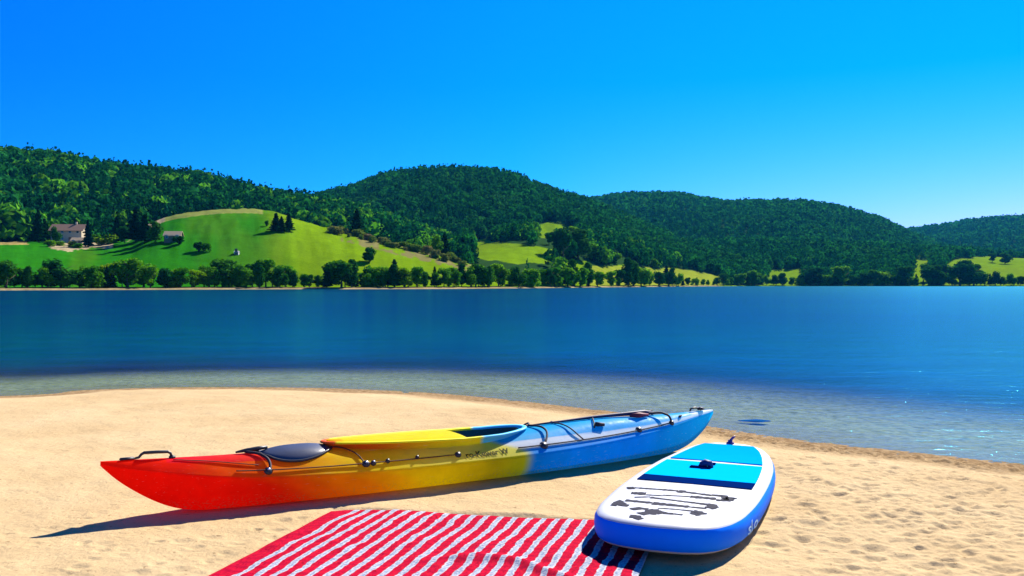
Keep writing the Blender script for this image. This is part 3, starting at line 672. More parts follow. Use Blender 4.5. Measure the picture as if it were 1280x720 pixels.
# ------------------------------------------------------------------ houses on the left slope
M_wall = simple('cream_render', (.46,.38,.25), .9, .2, .3, 8, var=.15); M_pink = simple('pink_render', (.50,.33,.24), .9, .2, .3, 8, var=.12)
M_roof = simple('brown_roof_tiles', (.20,.12,.075), .85, .2, .6, 6, var=.3); M_tanroof = simple('tan_roof', (.45,.32,.17), .85, .2, .4, 6, var=.2)
M_glass = simple('window_glass', (.02,.03,.04), .1, .6); M_frame = simple('window_frame_paint', (.55,.52,.46), .6); M_wood = simple('weathered_wood', (.20,.13,.08), .8, .2, .5, 15, var=.3)
M_whitew = simple('white_boards', (.42,.41,.38), .7)
def house(px, py, w, dp, hw, hr, rz, wall, roofm, label, name, nwin=3, storeys=2, chim=True, cat='house'):
    x, y, z = hit(px, py); root = bpy.data.objects.new(name, None); C.objects.link(root); root.location = (x, y, z-.1); root.rotation_euler = (0, 0, rz); tag(root, label, cat)
    b = MB(); b.add([(-w/2,-dp/2,-3),(w/2,-dp/2,-3),(w/2,dp/2,-3),(-w/2,dp/2,-3),(-w/2,-dp/2,hw),(w/2,-dp/2,hw),(w/2,dp/2,hw),(-w/2,dp/2,hw),(-w/2,0,hw+hr-.15),(w/2,0,hw+hr-.15)],
        [[0,1,5,4],[2,3,7,6],[1,2,6,9,5],[3,0,4,8,7],[0,3,2,1],[4,5,9,8],[6,7,8,9]]); b.build('wall', wall, root, False)
    e = .07*w; r_ = MB()
    for s_ in (-1, 1):
        ny = s_*(dp/2+e); zz = hw-e*hr/(dp/2)
        v = [(-w/2-e,0,hw+hr),(w/2+e,0,hw+hr),(w/2+e,ny,zz),(-w/2-e,ny,zz)]; v += [(a,b_,c_+.16) for a,b_,c_ in v]
        f = [[0,1,2,3],[7,6,5,4],[0,4,5,1],[1,5,6,2],[2,6,7,3],[3,7,4,0]]; r_.add(v, f)
    rf = r_.build('roof', roofm, root, False)
    if chim: MB().box((w*.22, .3, hw+hr+.3), (.6,.6,1.6)).build('chimney', wall, rf, False)
    for st in range(storeys):
        for i in range(nwin):
            cx = -w/2+w*(i+.5)/nwin; cz = 1.5+2.7*st
            if st == 0 and i == nwin//2: continue
            wn = MB(); wn.box((cx, -dp/2-.03, cz), (1.1,.06,1.3)); f_ = wn.build('window', M_frame, root, False)
            MB().box((cx, -dp/2-.08, cz), (.9,.04,1.1)).build('pane', M_glass, f_, False)
    cx = -w/2+w*(nwin//2+.5)/nwin; d_ = MB().box((cx, -dp/2-.04, 1.0), (1.0,.08,2.1)).build('door', M_wood, root, False)
    MB().box((cx+.38, -dp/2-.11, 1.0), (.05,.06,.14)).build('handle', M_frame, d_, False)
    return root
house(87, 303, 11.5, 7, 4.9, 2.3, .12, M_wall, M_roof, 'pale cream farmhouse with brown roof on the left slope, larger of the two houses', 'farmhouse', 4)
house(124, 296, 6.6, 6, 3.6, 1.7, -.1, M_pink, M_roof, 'pale pink house with brown roof partly behind a tall conifer', 'farmhouse', 3)
house(98, 307, 4.2, 3.2, 1.9, 1.1, .05, M_wall, M_tanroof, 'low cream outbuilding in front of the pale farmhouse', 'outbuilding', 2, 1, False, 'shed')
house(217, 301, 5.6, 4, 1.9, 1.5, .1, M_wood, M_tanroof, 'small wooden cabin with tan roof at the left foot of the meadow', 'cabin', 3, 1, False, 'cabin')
house(296, 318, 1.5, 1.3, .8, .35, 0, M_whitew, M_whitew, 'tiny white hut low on the meadow above the shore trees', 'hut', 1, 1, False, 'hut')
# ------------------------------------------------------------------ kayak
def tint_mat(name, rough=.3, spec=.5, coat=0, trans=0, bmp=.15):
    m, nt, b, o = newmat(name); c = attr(nt, 'tint'); n1 = noise(nt, 7, 5, .65)
    c2 = mixc(nt, 1.0, c, ramp(nt, n1, [(.3,(.86,.86,.86)),(.65,(1,1,1))]), 'MULTIPLY')
    tcx = N(nt, 'ShaderNodeTexCoord'); sz = N(nt, 'ShaderNodeSeparateXYZ'); nt.links.new(tcx.outputs['Object'], sz.inputs[0])
    low = N(nt, 'ShaderNodeMapRange'); low.inputs[1].default_value = .11; low.inputs[2].default_value = .015; nt.links.new(sz.outputs[2], low.inputs[0])
    grit = mth(nt, 'MULTIPLY', low.outputs[0], ramp(nt, noise(nt, 75, 4, .7), [(.52,(0,0,0)),(.62,(.8,.8,.8))]))
    c2 = mixc(nt, grit, c2, (.42,.32,.19))                                                     # sand stuck low on the hull
    mps = N(nt, 'ShaderNodeMapping'); mps.inputs['Scale'].default_value = (1.2, 30, 30); nt.links.new(tcx.outputs['Object'], mps.inputs[0])
    scr = ramp(nt, noise(nt, 5, 3, .6, mps.outputs[0]), [(.66,(0,0,0)),(.70,(.28,.28,.28))]); c2 = mixc(nt, scr, c2, (.75,.70,.62))   # light scuffs along the hull
    nt.links.new(c2, b.inputs['Base Color'])
    rr = ramp(nt, noise(nt, 25, 5, .7), [(.3,(rough*.8,)*3),(.7,(min(1, rough*1.5),)*3)]); nt.links.new(rr, b.inputs['Roughness'])
    b.inputs['Specular IOR Level'].default_value = spec; b.inputs['Coat Weight'].default_value = coat
    bump(nt, noise(nt, 60, 3, .6), bmp, .002, b)
    if trans:
        t = N(nt, 'ShaderNodeBsdfTranslucent'); nt.links.new(c2, t.inputs[0]); mx = N(nt, 'ShaderNodeMixShader'); mx.inputs[0].default_value = trans
        nt.links.new(b.outputs[0], mx.inputs[1]); nt.links.new(t.outputs[0], mx.inputs[2]); nt.links.new(mx.outputs[0], o.inputs[0])
    return m
M_kayak = tint_mat('moulded_plastic', .40, .05, trans=.52); M_hull = tint_mat('hull_plastic', .40, .06, trans=.74)
M_solid = tint_mat('moulded_plastic_solid', .4, .1)
M_black = simple('black_rubber', (.012,.012,.018), .45, .5, .2, 90)
M_hatch = simple('hatch_rubber', (.035,.045,.08), .38, .6, .15, 60, var=.2)
M_cord = simple('deck_cord', (.022,.018,.030), .7, .3, .6, 400)
M_redcord = simple('brown_cord', (.09,.030,.010), .7, .3, .5, 400)
M_steel = simple('stainless_fitting', (.62,.62,.64), .25, .5, metal=1.0)
M_shade = simple('cockpit_shade_teal', (.006,.05,.06), .5, .4)
ST = [-.42,-.36,-.22,0,.3,.8,1.4,2.0,2.6,3.2,3.7,3.95,4.15,4.28,4.35]
f_k = curve(ST, [.325,.262,.150,.036,.004,0,0,0,0,.003,.012,.034,.115,.21,.285])
f_b = curve(ST, [.010,.032,.070,.122,.185,.262,.310,.318,.300,.245,.165,.115,.068,.036,.010])
f_c = curve(ST, [.338,.318,.285,.245,.205,.178,.166,.166,.170,.190,.222,.248,.280,.298,.312])
f_s = curve(ST, [.345,.336,.318,.292,.262,.247,.246,.247,.248,.256,.276,.292,.308,.316,.320])
f_r = curve(ST, [.353,.350,.344,.334,.322,.318,.310,.310,.325,.338,.324,.322,.326,.328,.326])
SEC = [(0,'k',0),(.34,'k',.004),(.64,'k',.016),(.87,'kc',.42),(.97,'kc',.80),(1.0,'c',0),(.985,'c',.014),(.72,'s',0),(.40,'sr',.74),(0,'r',0)]
def section(s):
    k, b, c, h, r = float(f_k(s)), float(f_b(s)), float(f_c(s)), float(f_s(s)), float(f_r(s)); o = []
    for (l, t, a) in SEC:
        z = {'k': k+a*min(1, b/.2), 'kc': k+(c-k)*a, 'c': c+a*min(1, b/.1), 's': h, 'sr': h+(r-h)*a, 'r': r}[t]
        o.append((l*b, z))
    return np.array(o)
def kpt(s, v, side=-1, lift=0):
    """point on the kayak skin: v 0 keel .. 9 deck ridge; side -1 towards the camera"""
    o = section(s); i = int(min(v, 8.999)); t = v-i; n = len(o)
    p0, p1, p2, p3 = o[max(i-1, 0)], o[i], o[min(i+1, n-1)], o[min(i+2, n-1)]
    if i in (4, 5): q = p1+(p2-p1)*t
    else:
        if i == 6: p0 = p1-(p2-p1)
        if i == 8: p3 = np.array([-p1[0], p1[1]])
        if i == 0: p0 = np.array([-p2[0], p2[1]])
        q = .5*((2*p1)+(-p0+p2)*t+(2*p0-5*p1+4*p2-p3)*t*t+(-p0+3*p1-3*p2+p3)*t**3)
    if lift:
        d = (o[min(i+1, n-1)]-o[i]); nn = np.array([d[1], -d[0]]); nn /= np.linalg.norm(nn)+1e-9
        if v >= 8.9: nn = np.array([0, 1.])
        q = q+nn*lift
    return Vector((s, side*q[0], q[1]))
CO = curve([-.5,.22,.52,.95,1.50,2.4], [0,0,1,2,3,3])
PAL = np.array([(.95,.024,.004),(.95,.11,.004),(.95,.38,.006),(.95,.80,.012)])
def kcol(s, v):
    """pigment of the moulded shell"""
    wob = .05*math.sin(s*9)+.03*math.sin(v*3+s*23)
    se = s+wob+(.16 if v > 6 else .02)-(.58*(1-min(v, 5.2)/5.2) if v < 6 else -.05)
    q = float(CO(se)); i = int(min(q, 2.999)); c = PAL[i]+(PAL[i+1]-PAL[i])*(q-i)
    if v > 6 and 1.25 < s < 2.4: c = c+(np.array([.95,.86,.14])-c)*.6*float(smooth01((s-1.25)/.5))
    if v >= 7.6 and -.05 < s < .72: c = c+(np.array([.85,.012,.035])-c)*.8  # magenta tint paints the shaded side of the bow deck
    t = float(smooth01((s-(2.30-.25*float(smooth01((v-6.1)/1.6))))/.11))
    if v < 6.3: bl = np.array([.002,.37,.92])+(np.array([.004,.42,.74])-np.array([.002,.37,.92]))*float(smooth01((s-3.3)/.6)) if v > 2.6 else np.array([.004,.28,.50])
    else:
        w = smooth01((v-6.45)/.10)*(1-smooth01((v-(7.15+.10*math.sin(s*3)))/.10)); w = float(max(w, smooth01((s-4.02)/.12)*smooth01((v-6.3)/.3)))
        bl = (np.array([.001,.47,.88]) if v > 6.8 else np.array([.002,.38,.85]))*(1-w)+np.array([.78,.83,.86])*w
    return c+(bl-c)*t
KR = bpy.data.objects.new('kayak', None); C.objects.link(KR); KR.location = (KA[0], KA[1], 0.0); KR.rotation_euler = (0, 0, math.atan2(KU[1], KU[0]))
tag(KR, 'long sea kayak fading from red through yellow to blue, lying on the sand', 'kayak')
KN_S = np.concatenate([[-.42,-.41,-.395], np.linspace(-.375, 4.31, 260), [4.325,4.34,4.35]])
def shell(v0, v1, nv, cut=None):
    vs = np.linspace(v0, v1, nv); cols = []; V = []
    row = [(-1, v) for v in vs]; row += [(1, v) for v in vs[::-1]] if v1 > 8.9 else []
    if v1 <= 8.9: row = [(-1, v) for v in vs[::-1]]+[(1, v) for v in vs[1:]]
    else: row = [(-1, v) for v in vs]+[(1, v) for v in vs[::-1][1:]]
    for s in KN_S:
        for sd_, v in row: V.append(kpt(s, v, sd_)); cols.append(kcol(s, v))
    V = np.array([tuple(p) for p in V]); Fc = grid_faces(len(KN_S), len(row))
    if cut:
        cen = V[Fc].mean(1); Fc = Fc[~np.array([cut(x, y) for x, y, _ in cen])]
    return V, Fc, np.array(cols)
CS0, CA = 1.70, .755                                # cockpit ring centre and half length
def cw(x):
    t = np.clip((x-CS0)/CA, -1, 1); return .225*np.sqrt(np.maximum(1-t*t, 0))*(.80+.20*t+.0)
def crz(x): return float(np.interp(x, [.94,1.3,1.9,2.2,2.46], [.352,.338,.320,.320,.334]))
V, Fc, cl = shell(0, 5.6, 34); me = mesh('hull', V, Fc[:, ::-1]); vcol(me, 'tint', cl); link('hull', me, M_hull, KR)
V, Fc, cl = shell(5.6, 9.0, 30, lambda x, y: abs(x-CS0) < CA-.03 and abs(y) < cw(x)-.004); me = mesh('deck', V, Fc); vcol(me, 'tint', cl); deck = link('deck', me, M_kayak, KR)
# coaming ring with an outward lip
def ring():
    n = 120; V = []; cols = []
    prof = [(-.004,-.012),(-.004,-.004),(.004,.004),(.026,.006),(.034,.000),(.033,-.007),(.026,-.010),(.006,-.011),(.004,-.085)]
    for i in range(n):
        th = 2*math.pi*i/n; x = CS0-CA*math.cos(th); y = (1 if math.sin(th) >= 0 else -1)*float(cw(x)); e = 1e-3
        th2 = th+e; x2 = CS0-CA*math.cos(th2); y2 = (1 if math.sin(th2) >= 0 else -1)*float(cw(x2)); t = Vector((x2-x, y2-y, 0)).normalized(); nn = Vector((-t.y, t.x, 0))
        if nn.dot(Vector((x-CS0, y, 0))) < 0: nn = -nn
        for j, (a, b) in enumerate(prof):
            V.append(Vector((x, y, crz(x)+b))+nn*a)
            c = np.array([.95,.80,.012]) if x < 2.02+.1*(y > 0) else np.array([.10,.55,.80])
            if j >= 6 or j == 0: c = np.array([.80,.13,.006])+(c-np.array([.80,.13,.006]))*float(smooth01((x-1.15)/.7))  # underside and wall tinted orange, painting in the shading below the lip
            if x < 1.0: c = np.array([.80,.10,.01])
            cols.append(c)
    f = grid_faces(n, len(prof)); last = np.array([[ (n-1)*len(prof)+j, (n-1)*len(prof)+j+1, j+1, j] for j in range(len(prof)-1)])
    f = np.vstack([f, last]); me = mesh('coaming', np.array([tuple(v) for v in V]), f); vcol(me, 'tint', cols); return me
coam = link('coaming', ring(), M_solid, KR)
# yellow cover over the rear of the cockpit
xs = np.linspace(CS0-CA+.012, 1.96, 50); V = []; cl = []
for i, x in enumerate(xs):
    w = float(cw(x))+.002
    for l in np.linspace(-1, 1, 15): V.append((x, l*w, crz(x)+.003+.010*(1-l*l)-.006*(abs(l) > .9)-(.03*smooth01((x-1.90)/.06)))); cl.append((.95,.80,.012) if x > 1.05 else (.93,.55,.01))
me = mesh('cockpit_cover', np.array(V), grid_faces(50, 15)); vcol(me, 'tint', cl); link('cockpit_cover', me, M_kayak, KR)
V = []                                              # bowl coloured dark teal to paint the shade inside the cockpit
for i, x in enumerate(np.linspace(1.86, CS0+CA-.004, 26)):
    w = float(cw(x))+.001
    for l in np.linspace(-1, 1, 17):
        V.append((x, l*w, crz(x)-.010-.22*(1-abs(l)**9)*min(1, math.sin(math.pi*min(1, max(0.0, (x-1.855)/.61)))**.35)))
link('cockpit_shade', mesh('cockpit_shade', np.array(V), grid_faces(26, 17)), M_shade, KR)
# writing along the yellow flank
def text_mesh(body, size, ext=0.0):
    cu = bpy.data.curves.new('writing', 'FONT'); cu.body = body; cu.size = size; cu.extrude = ext; cu.resolution_u = 3; cu.offset = .0016
    to = bpy.data.objects.new('tmp', cu); C.objects.link(to); dg = bpy.context.evaluated_depsgraph_get(); dg.update()
    me = bpy.data.meshes.new_from_object(to.evaluated_get(dg)); bpy.data.objects.remove(to, do_unlink=True); return me
me = text_mesh('ro-Kewer W', .068); xs = [v.co.x for v in me.vertices]; x0, x1 = min(xs), max(xs)
for v in me.vertices:
    s = 1.855+(v.co.x-x0)/(x1-x0)*.34; vv = 6.28+(v.co.y)/.052*.50
    v.co = kpt(s, vv, -1, .0045)
for p in me.polygons: p.use_smooth = False
M_ink = simple('olive_ink', (.035,.035,.002), .8, .1)
link('writing', me, M_ink, KR)
# cords and fittings
def line(name, pts, r, mat, parent=KR):
    """pts: (s, v, side[, lift]) on the skin, resampled"""
    P = []
    for (a, b) in zip(pts[:-1], pts[1:]):
        for t in np.linspace(0, 1, 10, endpoint=False):
            sd_ = a[2]*(1-t)+b[2]*t; q = kpt(a[0]+(b[0]-a[0])*t, a[1]+(b[1]-a[1])*t, -1 if a[2] < 0 else 1, r+.002+(a[3] if len(a) > 3 else 0)*(1-t)+(b[3] if len(b) > 3 else 0)*t)
            P.append(q)
    b = pts[-1]; P.append(kpt(b[0], b[1], -1 if b[2] < 0 else 1, r+.002+(b[3] if len(b) > 3 else 0)))
    return MB().tube(P, r, 7).build(name, mat, parent)
DL = 6.62
for sd_ in (-1, 1):
    line('deck_line', [(.33,DL,sd_),(.50,DL,sd_,.003),(.9,DL,sd_),(1.12,DL,sd_,.002),(1.5,DL,sd_),(1.80,DL,sd_)], .0042, M_redcord)
    line('deck_line', [(2.28,DL,sd_),(2.52,DL,sd_),(3.0,DL,sd_),(3.4,DL,sd_),(3.78,DL,sd_)], .0055, M_cord)
def fitting(s, v, side, r=.016, hgt=.018, steel=True):
    p = kpt(s, v, side, .0); q = kpt(s, v, side, .02); M = (q-p).to_track_quat('Z', 'Y').to_matrix().to_4x4()
    b = MB(); b.lathe([(0,0),(r*1.25,0),(r*1.25,hgt*.35),(r*.85,hgt*.6),(r*.7,hgt),(0,hgt)], p, 14, M); f = b.build('fitting', M_black, KR)
    if steel: MB().lathe([(0,hgt),(r*.45,hgt),(r*.4,hgt+.006),(0,hgt+.007)], p, 10, M).build('bolt', M_steel, f)
    return f
for side in (-1, 1):
    for (s, v, r, st_) in [(.52,DL-.05,.022,True),(1.14,DL,.022,True),(1.19,DL,.016,True),(1.29,DL+.06,.013,False),(1.50,DL+.12,.011,False),(1.80,DL,.019,False),(2.50,DL,.026,False),(3.43,DL+.1,.022,False),(3.80,DL,.018,False)]:
        fitting(s, v, side, r, .02, st_)
def arch(name, s0, v0, s1, v1, r, mat, side=-1, lift=.0, bow=.03):
    P = []
    for t in np.linspace(0, 1, 16):
        P.append(kpt(s0+(s1-s0)*t+bow*math.sin(math.pi*t), v0+(v1-v0)*t, side, r+.003+lift*math.sin(math.pi*t)))
    return MB().tube(P, r, 8).build(name, mat, KR)
for side in (-1, 1):
    arch('bungee_cord', .96, 8.8, 1.13, DL, .0045, M_redcord, side, .004, .04)
    arch('bungee_cord', .42, 8.9, .53, DL, .009, M_cord, side, .004, .05)
    arch('bungee_cord', 2.52, 9, 2.50, DL, .008, M_cord, side, .012, .07)
    arch('bungee_cord', 2.74, 9, 2.86, DL, .0055, M_cord, side, .006, .0)
    arch('bungee_cord', 3.62, 9, 3.79, DL, .009, M_cord, side, .028, .06)
    arch('bungee_cord', 3.10, 9, 3.02, 7.6, .006, M_cord, side, .006, .0)
# front hatch, domed, with rim and strap
def oval_patch(s0, a, b, dome, lat0=0.0, n=36, rings=7, z_off=.006):
    V = []; Fc = []
    def top(x, y):
        w = max(float(f_b(x)), .02); o = section(x); return float(np.interp(min(abs(y), w), o[::-1][:4, 0], o[::-1][:4, 1]))
    V.append((s0, lat0, top(s0, lat0)+z_off+dome))
    for r in range(1, rings+1):
        q = r/rings
        for k in range(n):
            th = 2*math.pi*k/n; x = s0+a*q*math.cos(th); y = lat0+b*q*math.sin(th); V.append((x, y, top(x, y)+z_off+dome*(1-q**2.6)))
    for k in range(n):                               # skirt
        x, y, z = V[1+(rings-1)*n+k]; V.append((s0+(x-s0)*1.02, lat0+(y-lat0)*1.02, z-.02))
    for k in range(n): Fc.append([0, 1+k, 1+(k+1) % n])
    for r in range(rings):
        for k in range(n): Fc.append([1+r*n+k, 1+(r+1)*n+k, 1+(r+1)*n+(k+1) % n, 1+r*n+(k+1) % n])
    return V, Fc
V, Fc = oval_patch(.74, .235, .150, .030); hatch = link('hatch', mesh('hatch', np.array(V), Fc), M_hatch, KR)
def oval_ring(s0, a, b, r, z_off, k0=0, n=40):
    P = []
    for k in range(n+1):
        th = 2*math.pi*k/n; x = s0+a*math.cos(th); y = b*math.sin(th); o = section(x); z = float(np.interp(min(abs(y), o[:, 0].max()), o[::-1][:4, 0], o[::-1][:4, 1])); P.append((x, y, z+z_off))
    return P
MB().tube(oval_ring(.74, .243, .158, .009, .008), .009, 8).build('hatch_rim', M_black, hatch)
MB().tube([kpt(.36, 9, -1, .012), kpt(.42, 9, -1, .020), kpt(.50, 9, -1, .026), kpt(.56, 9, -1, .03)], [.006,.012,.014,.010], 8).build('strap', M_black, hatch)
MB().tube([kpt(.93, 9, -1, .030), kpt(.97, 9, -1, .026), kpt(1.0, 9, -1, .02)], [.012,.014,.008], 8).build('strap', M_black, hatch)
# bow carry handle and stern toggle
hp = [kpt(-.24, 9, -1, .006), kpt(-.21, 9, -1, .012), kpt(-.195, 9, -1, .030), kpt(-.18, 9, -1, .039), kpt(-.11, 9, -1, .040), kpt(-.045, 9, -1, .039), kpt(-.03, 9, -1, .030), kpt(-.02, 9, -1, .002)]
hdl = MB().tube(hp, [.006,.008,.008,.0095,.010,.0095,.008,.008], 10).build('carry_handle', M_black, KR)
MB().box((-.275, 0, .3545), (.085,.026,.014), 0, .004).build('handle_mount', M_black, hdl)
MB().box((-.02, 0, .340), (.036,.03,.018), 0, .004).build('handle_mount', M_black, hdl)
tg = MB().tube([kpt(4.10, 9, -1, .006)+Vector((0,.0,0)), kpt(4.11, 9, -1, .024), kpt(4.15, 9, -1, .030), kpt(4.19, 9, -1, .024), kpt(4.19, 9, -1, .006)], .008, 8).build('stern_toggle', M_black, KR)
MB().box((4.215, -.005, .345), (.05,.05,.022), .4, .006).build('toggle_grip', M_black, tg)
# dark strapped bundle along the rear deck
bp_ = [kpt(s, 9, -1, l) for s, l in [(2.50,.010),(2.8,.012),(3.1,.016),(3.4,.022),(3.62,.030),(3.72,.018)]]
M_bundle = simple('navy_webbing', (.012,.018,.07), .6, .3, .4, 120, var=.3); M_maroon = simple('maroon_webbing', (.13,.012,.03), .6, .3, .4, 120, var=.3)
MB().tube(bp_, [.005,.009,.012,.015,.020,.010], 10).build('paddle_shaft', M_bundle, KR)
MB().tube([kpt(3.44, 8.5, -1, .018), kpt(3.52, 8.4, -1, .024), kpt(3.62, 8.45, -1, .020)], [.012,.022,.010], 10).build('strap_pad', M_maroon, KR)
line('deck_seam', [(-.02,8.1,-1),(.2,7.75,-1),(.47,7.2,-1)], .003, M_redcord)
MB().tube([kpt(3.05,7.9,-1,.012), kpt(3.12,7.7,-1,.016)], [.018,.013], 10).build('cleat', M_cord, KR)
MB().tube([kpt(3.92,7.4,-1,.006), kpt(3.95,7.6,-1,.008)], [.010,.008], 8).build('cleat', M_cord, KR)

# ------------------------------------------------------------------ paddle board
SR = bpy.data.objects.new('paddle_board', None); C.objects.link(SR); SR.location = (SA[0], SA[1], .016); SR.rotation_euler = (0, 0, math.atan2(SU[1], SU[0]))
tag(SR, 'white inflatable paddle board with blue rail and cyan deck pad, near end on the blanket', 'paddle board')
L_ = 2.50
f_w = curve([0,.012,.05,.12,.22,.38,.62,1.0,1.5,1.9,2.15,2.30,2.40,2.46,2.49,2.50], [0,.10,.215,.300,.355,.398,.424,.438,.427,.393,.348,.302,.242,.165,.085,0])
def rock(t): return .028*max(0, 1-t/.75)**2+.035*max(0, (t-1.9)/.6)**2
TK = .132
def outline(n=110):
    th = np.linspace(0, math.pi, n); t = L_/2*(1-np.cos(th)); w = f_w(t)
    P = [(t[i], -w[i]) for i in range(n)]+[(t[i], w[i]) for i in range(n-2, 0, -1)]; return np.array(P)
OP = outline(600); _q = np.vstack([OP, OP[:1]]); _l = np.concatenate([[0], np.cumsum(np.hypot(*np.diff(_q, axis=0).T))]); _t = np.linspace(0, _l[-1], 181)[:-1]   # even spacing round the edge
OP = np.stack([np.interp(_t, _l, _q[:, 0]), np.interp(_t, _l, _q[:, 1])], 1); nO = len(OP)
tn = np.roll(OP, -1, 0)-np.roll(OP, 1, 0); tn /= np.linalg.norm(tn, axis=1, keepdims=True); ON = np.stack([tn[:, 1], -tn[:, 0]], 1)
prof = [(.075,.000),(.035,.004),(.014,.018),(.003,.042),(0,.076),(.003,.110),(.014,.132),(.032,.146),(.055,.1515)]
rings_ = []
AX_ = np.stack([np.clip(OP[:, 0], .42, 2.12), np.zeros(nO)], 1)
for f in (1.0, .66, .33): rings_.append(((OP-ON*.075)*(1-f)+AX_*f, 0.0))
for (a, z) in prof: rings_.append((OP-ON*a, z))
for f in (.03, .2, .4, .6, .8, 1.0): rings_.append(((OP-ON*.055)*(1-f)+AX_*f, .1515+.003*f))
V = []
for q, z in rings_:
    for (x, y) in q: V.append((x, y, z+rock(x)))
Fc = grid_faces(len(rings_), nO, True)
me = mesh('board', np.array(V), Fc); 
M_sblue = simple('blue_pvc_rail', (.001,.17,.85), .5, .04, .1, 80, var=.06); M_swhite = simple('white_pvc', (.50,.50,.50), .38, .5, .08, 200, var=.03); M_cream = simple('cream_pvc', (.62,.52,.42), .5, .4, var=.08)
for mm in (M_cream, M_sblue, M_swhite): me.materials.append(mm)
mi = np.array([0 if r < 5 else (1 if r < 9 else 2) for r in range(len(rings_)-1)]).repeat(nO); me.polygons.foreach_set('material_index', mi.astype(np.int32))
link('board', me, None, SR)
def topz(x, y): return .1535+rock(x)
def bandmesh(t0, t1, inset, lift, thick=0.0, nx=26, ny=20, slant=0):
    V = []
    for i in range(nx):
        x = t0+(t1-t0)*i/(nx-1)
        for j in range(ny):
            w = max(float(f_w(x))-inset, .02); l = -1+2*j/(ny-1); V.append((x, l*w, topz(x, 0)+lift))
    n = len(V); Fc = grid_faces(nx, ny).tolist(); V += [(x, y, z-.008) for x, y, z in V]
    B = [i*ny for i in range(nx)]; T = [i*ny+ny-1 for i in range(nx)]; A = list(range(ny)); Z = list(range((nx-1)*ny, nx*ny))
    for e in (B, T, A, Z):
        for a, b in zip(e[:-1], e[1:]): Fc.append([a, b, b+n, a+n])
    return mesh('pad', np.array(V), Fc, False)
M_cyan = simple('cyan_foam', (.001,.34,.74),.9, .0, .5, 150, var=.05); M_cyan2 = simple('deep_cyan_foam', (.001,.27,.70),.9, .0, .5, 150, var=.05); M_navy = simple('navy_foam', (.001,.012,.09),.9, .0, .5, 150)
M_edge = simple('bright_blue_trim', (.02,.28,.85), .4)
link('pad_strip', bandmesh(1.08, 1.23, .085, .005), M_navy, SR)
link('traction_pad', bandmesh(1.235, 1.765, .085, .006), M_cyan, SR)
link('traction_pad', bandmesh(1.835, 2.375, .085, .006), M_cyan2, SR)
# thin blue pinline inside the rail
M_strapn = simple('navy_webbing_handle', (.008,.02,.13), .6, .3, .4, 200)
hd = MB().tube([(1.60,.06,topz(1.6,0)+.004),(1.59,.045,topz(1.6,0)+.022),(1.585,.02,topz(1.6,0)+.038),(1.59,-.005,topz(1.6,0)+.034),(1.60,-.015,topz(1.6,0)+.004)], [.016,.022,.024,.022,.016], 10).build('carry_handle', M_strapn, SR)
MB().box((1.56, .05, topz(1.6,0)+.012), (.05,.14,.008), 0, .003).build('handle_patch', M_navy, hd)
MB().box((1.70, .02, topz(1.7,0)+.012), (.05,.09,.008), 0, .003).build('handle_patch', M_navy, hd)
M_purple = simple('purple_valve', (.10,.03,.18), .5)
vl = MB().lathe([(0,0),(.030,0),(.028,.012),(.018,.016),(.016,.030),(0,.032)], (2.435, .0, topz(2.43,0)-.004), 14).build('valve', M_purple, SR)
MB().tube([(2.43,.0,topz(2.43,0)+.02),(2.445,-.02,topz(2.43,0)+.045),(2.45,-.035,topz(2.43,0)+.055)], [.010,.010,.006], 8).build('valve_tab', M_purple, vl)
# dark printed marks on the white deck (set out once, in board coordinates)
def dec(cx, cy):
    px, py = 760+cx/7.53, 595+cy/7.53; x, y = G(px, py, .172); dx, dy = x-SA[0], y-SA[1]
    return (dx*SU[0]+dy*SU[1], -(dx*SN[0]+dy*SN[1]))
ST_ = [([(180,112),(250,110)],3),([(250,108),(520,128)],1.3),([(520,128),(660,140)],2),([(660,142),(720,150)],3.5),([(720,150),(980,182)],2),([(980,178),(1100,188),(1105,228),(1020,226)],2),([(1122,234),(1160,200)],3),([(1160,205),(1220,212)],1),
 ([(220,158),(360,166)],3),([(360,176),(520,186)],1.2),([(520,180),(790,196)],1.2),([(780,194),(1020,214)],3),([(250,200),(400,196)],1),([(400,202),(740,246)],1.8),([(740,245),(930,268)],2),([(930,264),(985,278),(1020,300)],3),([(930,288),(1010,312)],2.4),
 ([(165,232),(420,258)],2.4),([(420,262),(760,295)],3.2),([(760,295),(930,310)],1.3),([(50,290),(112,240),(128,282),(195,290)],2.4),([(90,272),(170,264)],2.6),
 ([(220,330),(300,318),(380,326)],3),([(380,330),(440,350),(520,372)],4.5),([(300,382),(380,368),(460,372)],4),([(350,350),(500,356)],3.5),([(520,370),(620,374)],2),([(620,374),(705,384)],1.3),([(470,314),(640,324),(800,340)],1.2),([(800,340),(860,350),(905,372)],3),([(780,356),(860,386)],2.2),
 ([(215,408),(245,404),(232,428)],2),([(268,402),(285,440),(322,428)],2.6)]
g = MB(); rr_ = random.Random(3)
for pts, wd in ST_:
    Q = [dec(*p) for p in pts]; R_ = []
    for a, b in zip(Q[:-1], Q[1:]):
        k = max(2, int(math.dist(a, b)/.012))
        for t in np.linspace(0, 1, k, endpoint=False): R_.append((a[0]+(b[0]-a[0])*t, a[1]+(b[1]-a[1])*t))
    R_.append(Q[-1]); V = []; nn = len(R_)
    for i, (x, y) in enumerate(R_):
        w = wd*.0088*(.65+.6*rr_.random()); a = R_[min(i+1, nn-1)]; b = R_[max(i-1, 0)]; dx, dy = a[0]-b[0], a[1]-b[1]; q = math.hypot(dx, dy)+1e-9
        V += [(x-dy/q*w, y+dx/q*w, topz(x,0)+.0022), (x+dy/q*w, y-dx/q*w, topz(x,0)+.0022)]
    g.add(V, [[2*i, 2*i+1, 2*i+3, 2*i+2] for i in range(nn-1)])
M_print = simple('dark_print', (.006,.007,.022), .8, .1); g.build('printed_marks', M_print, SR, False)
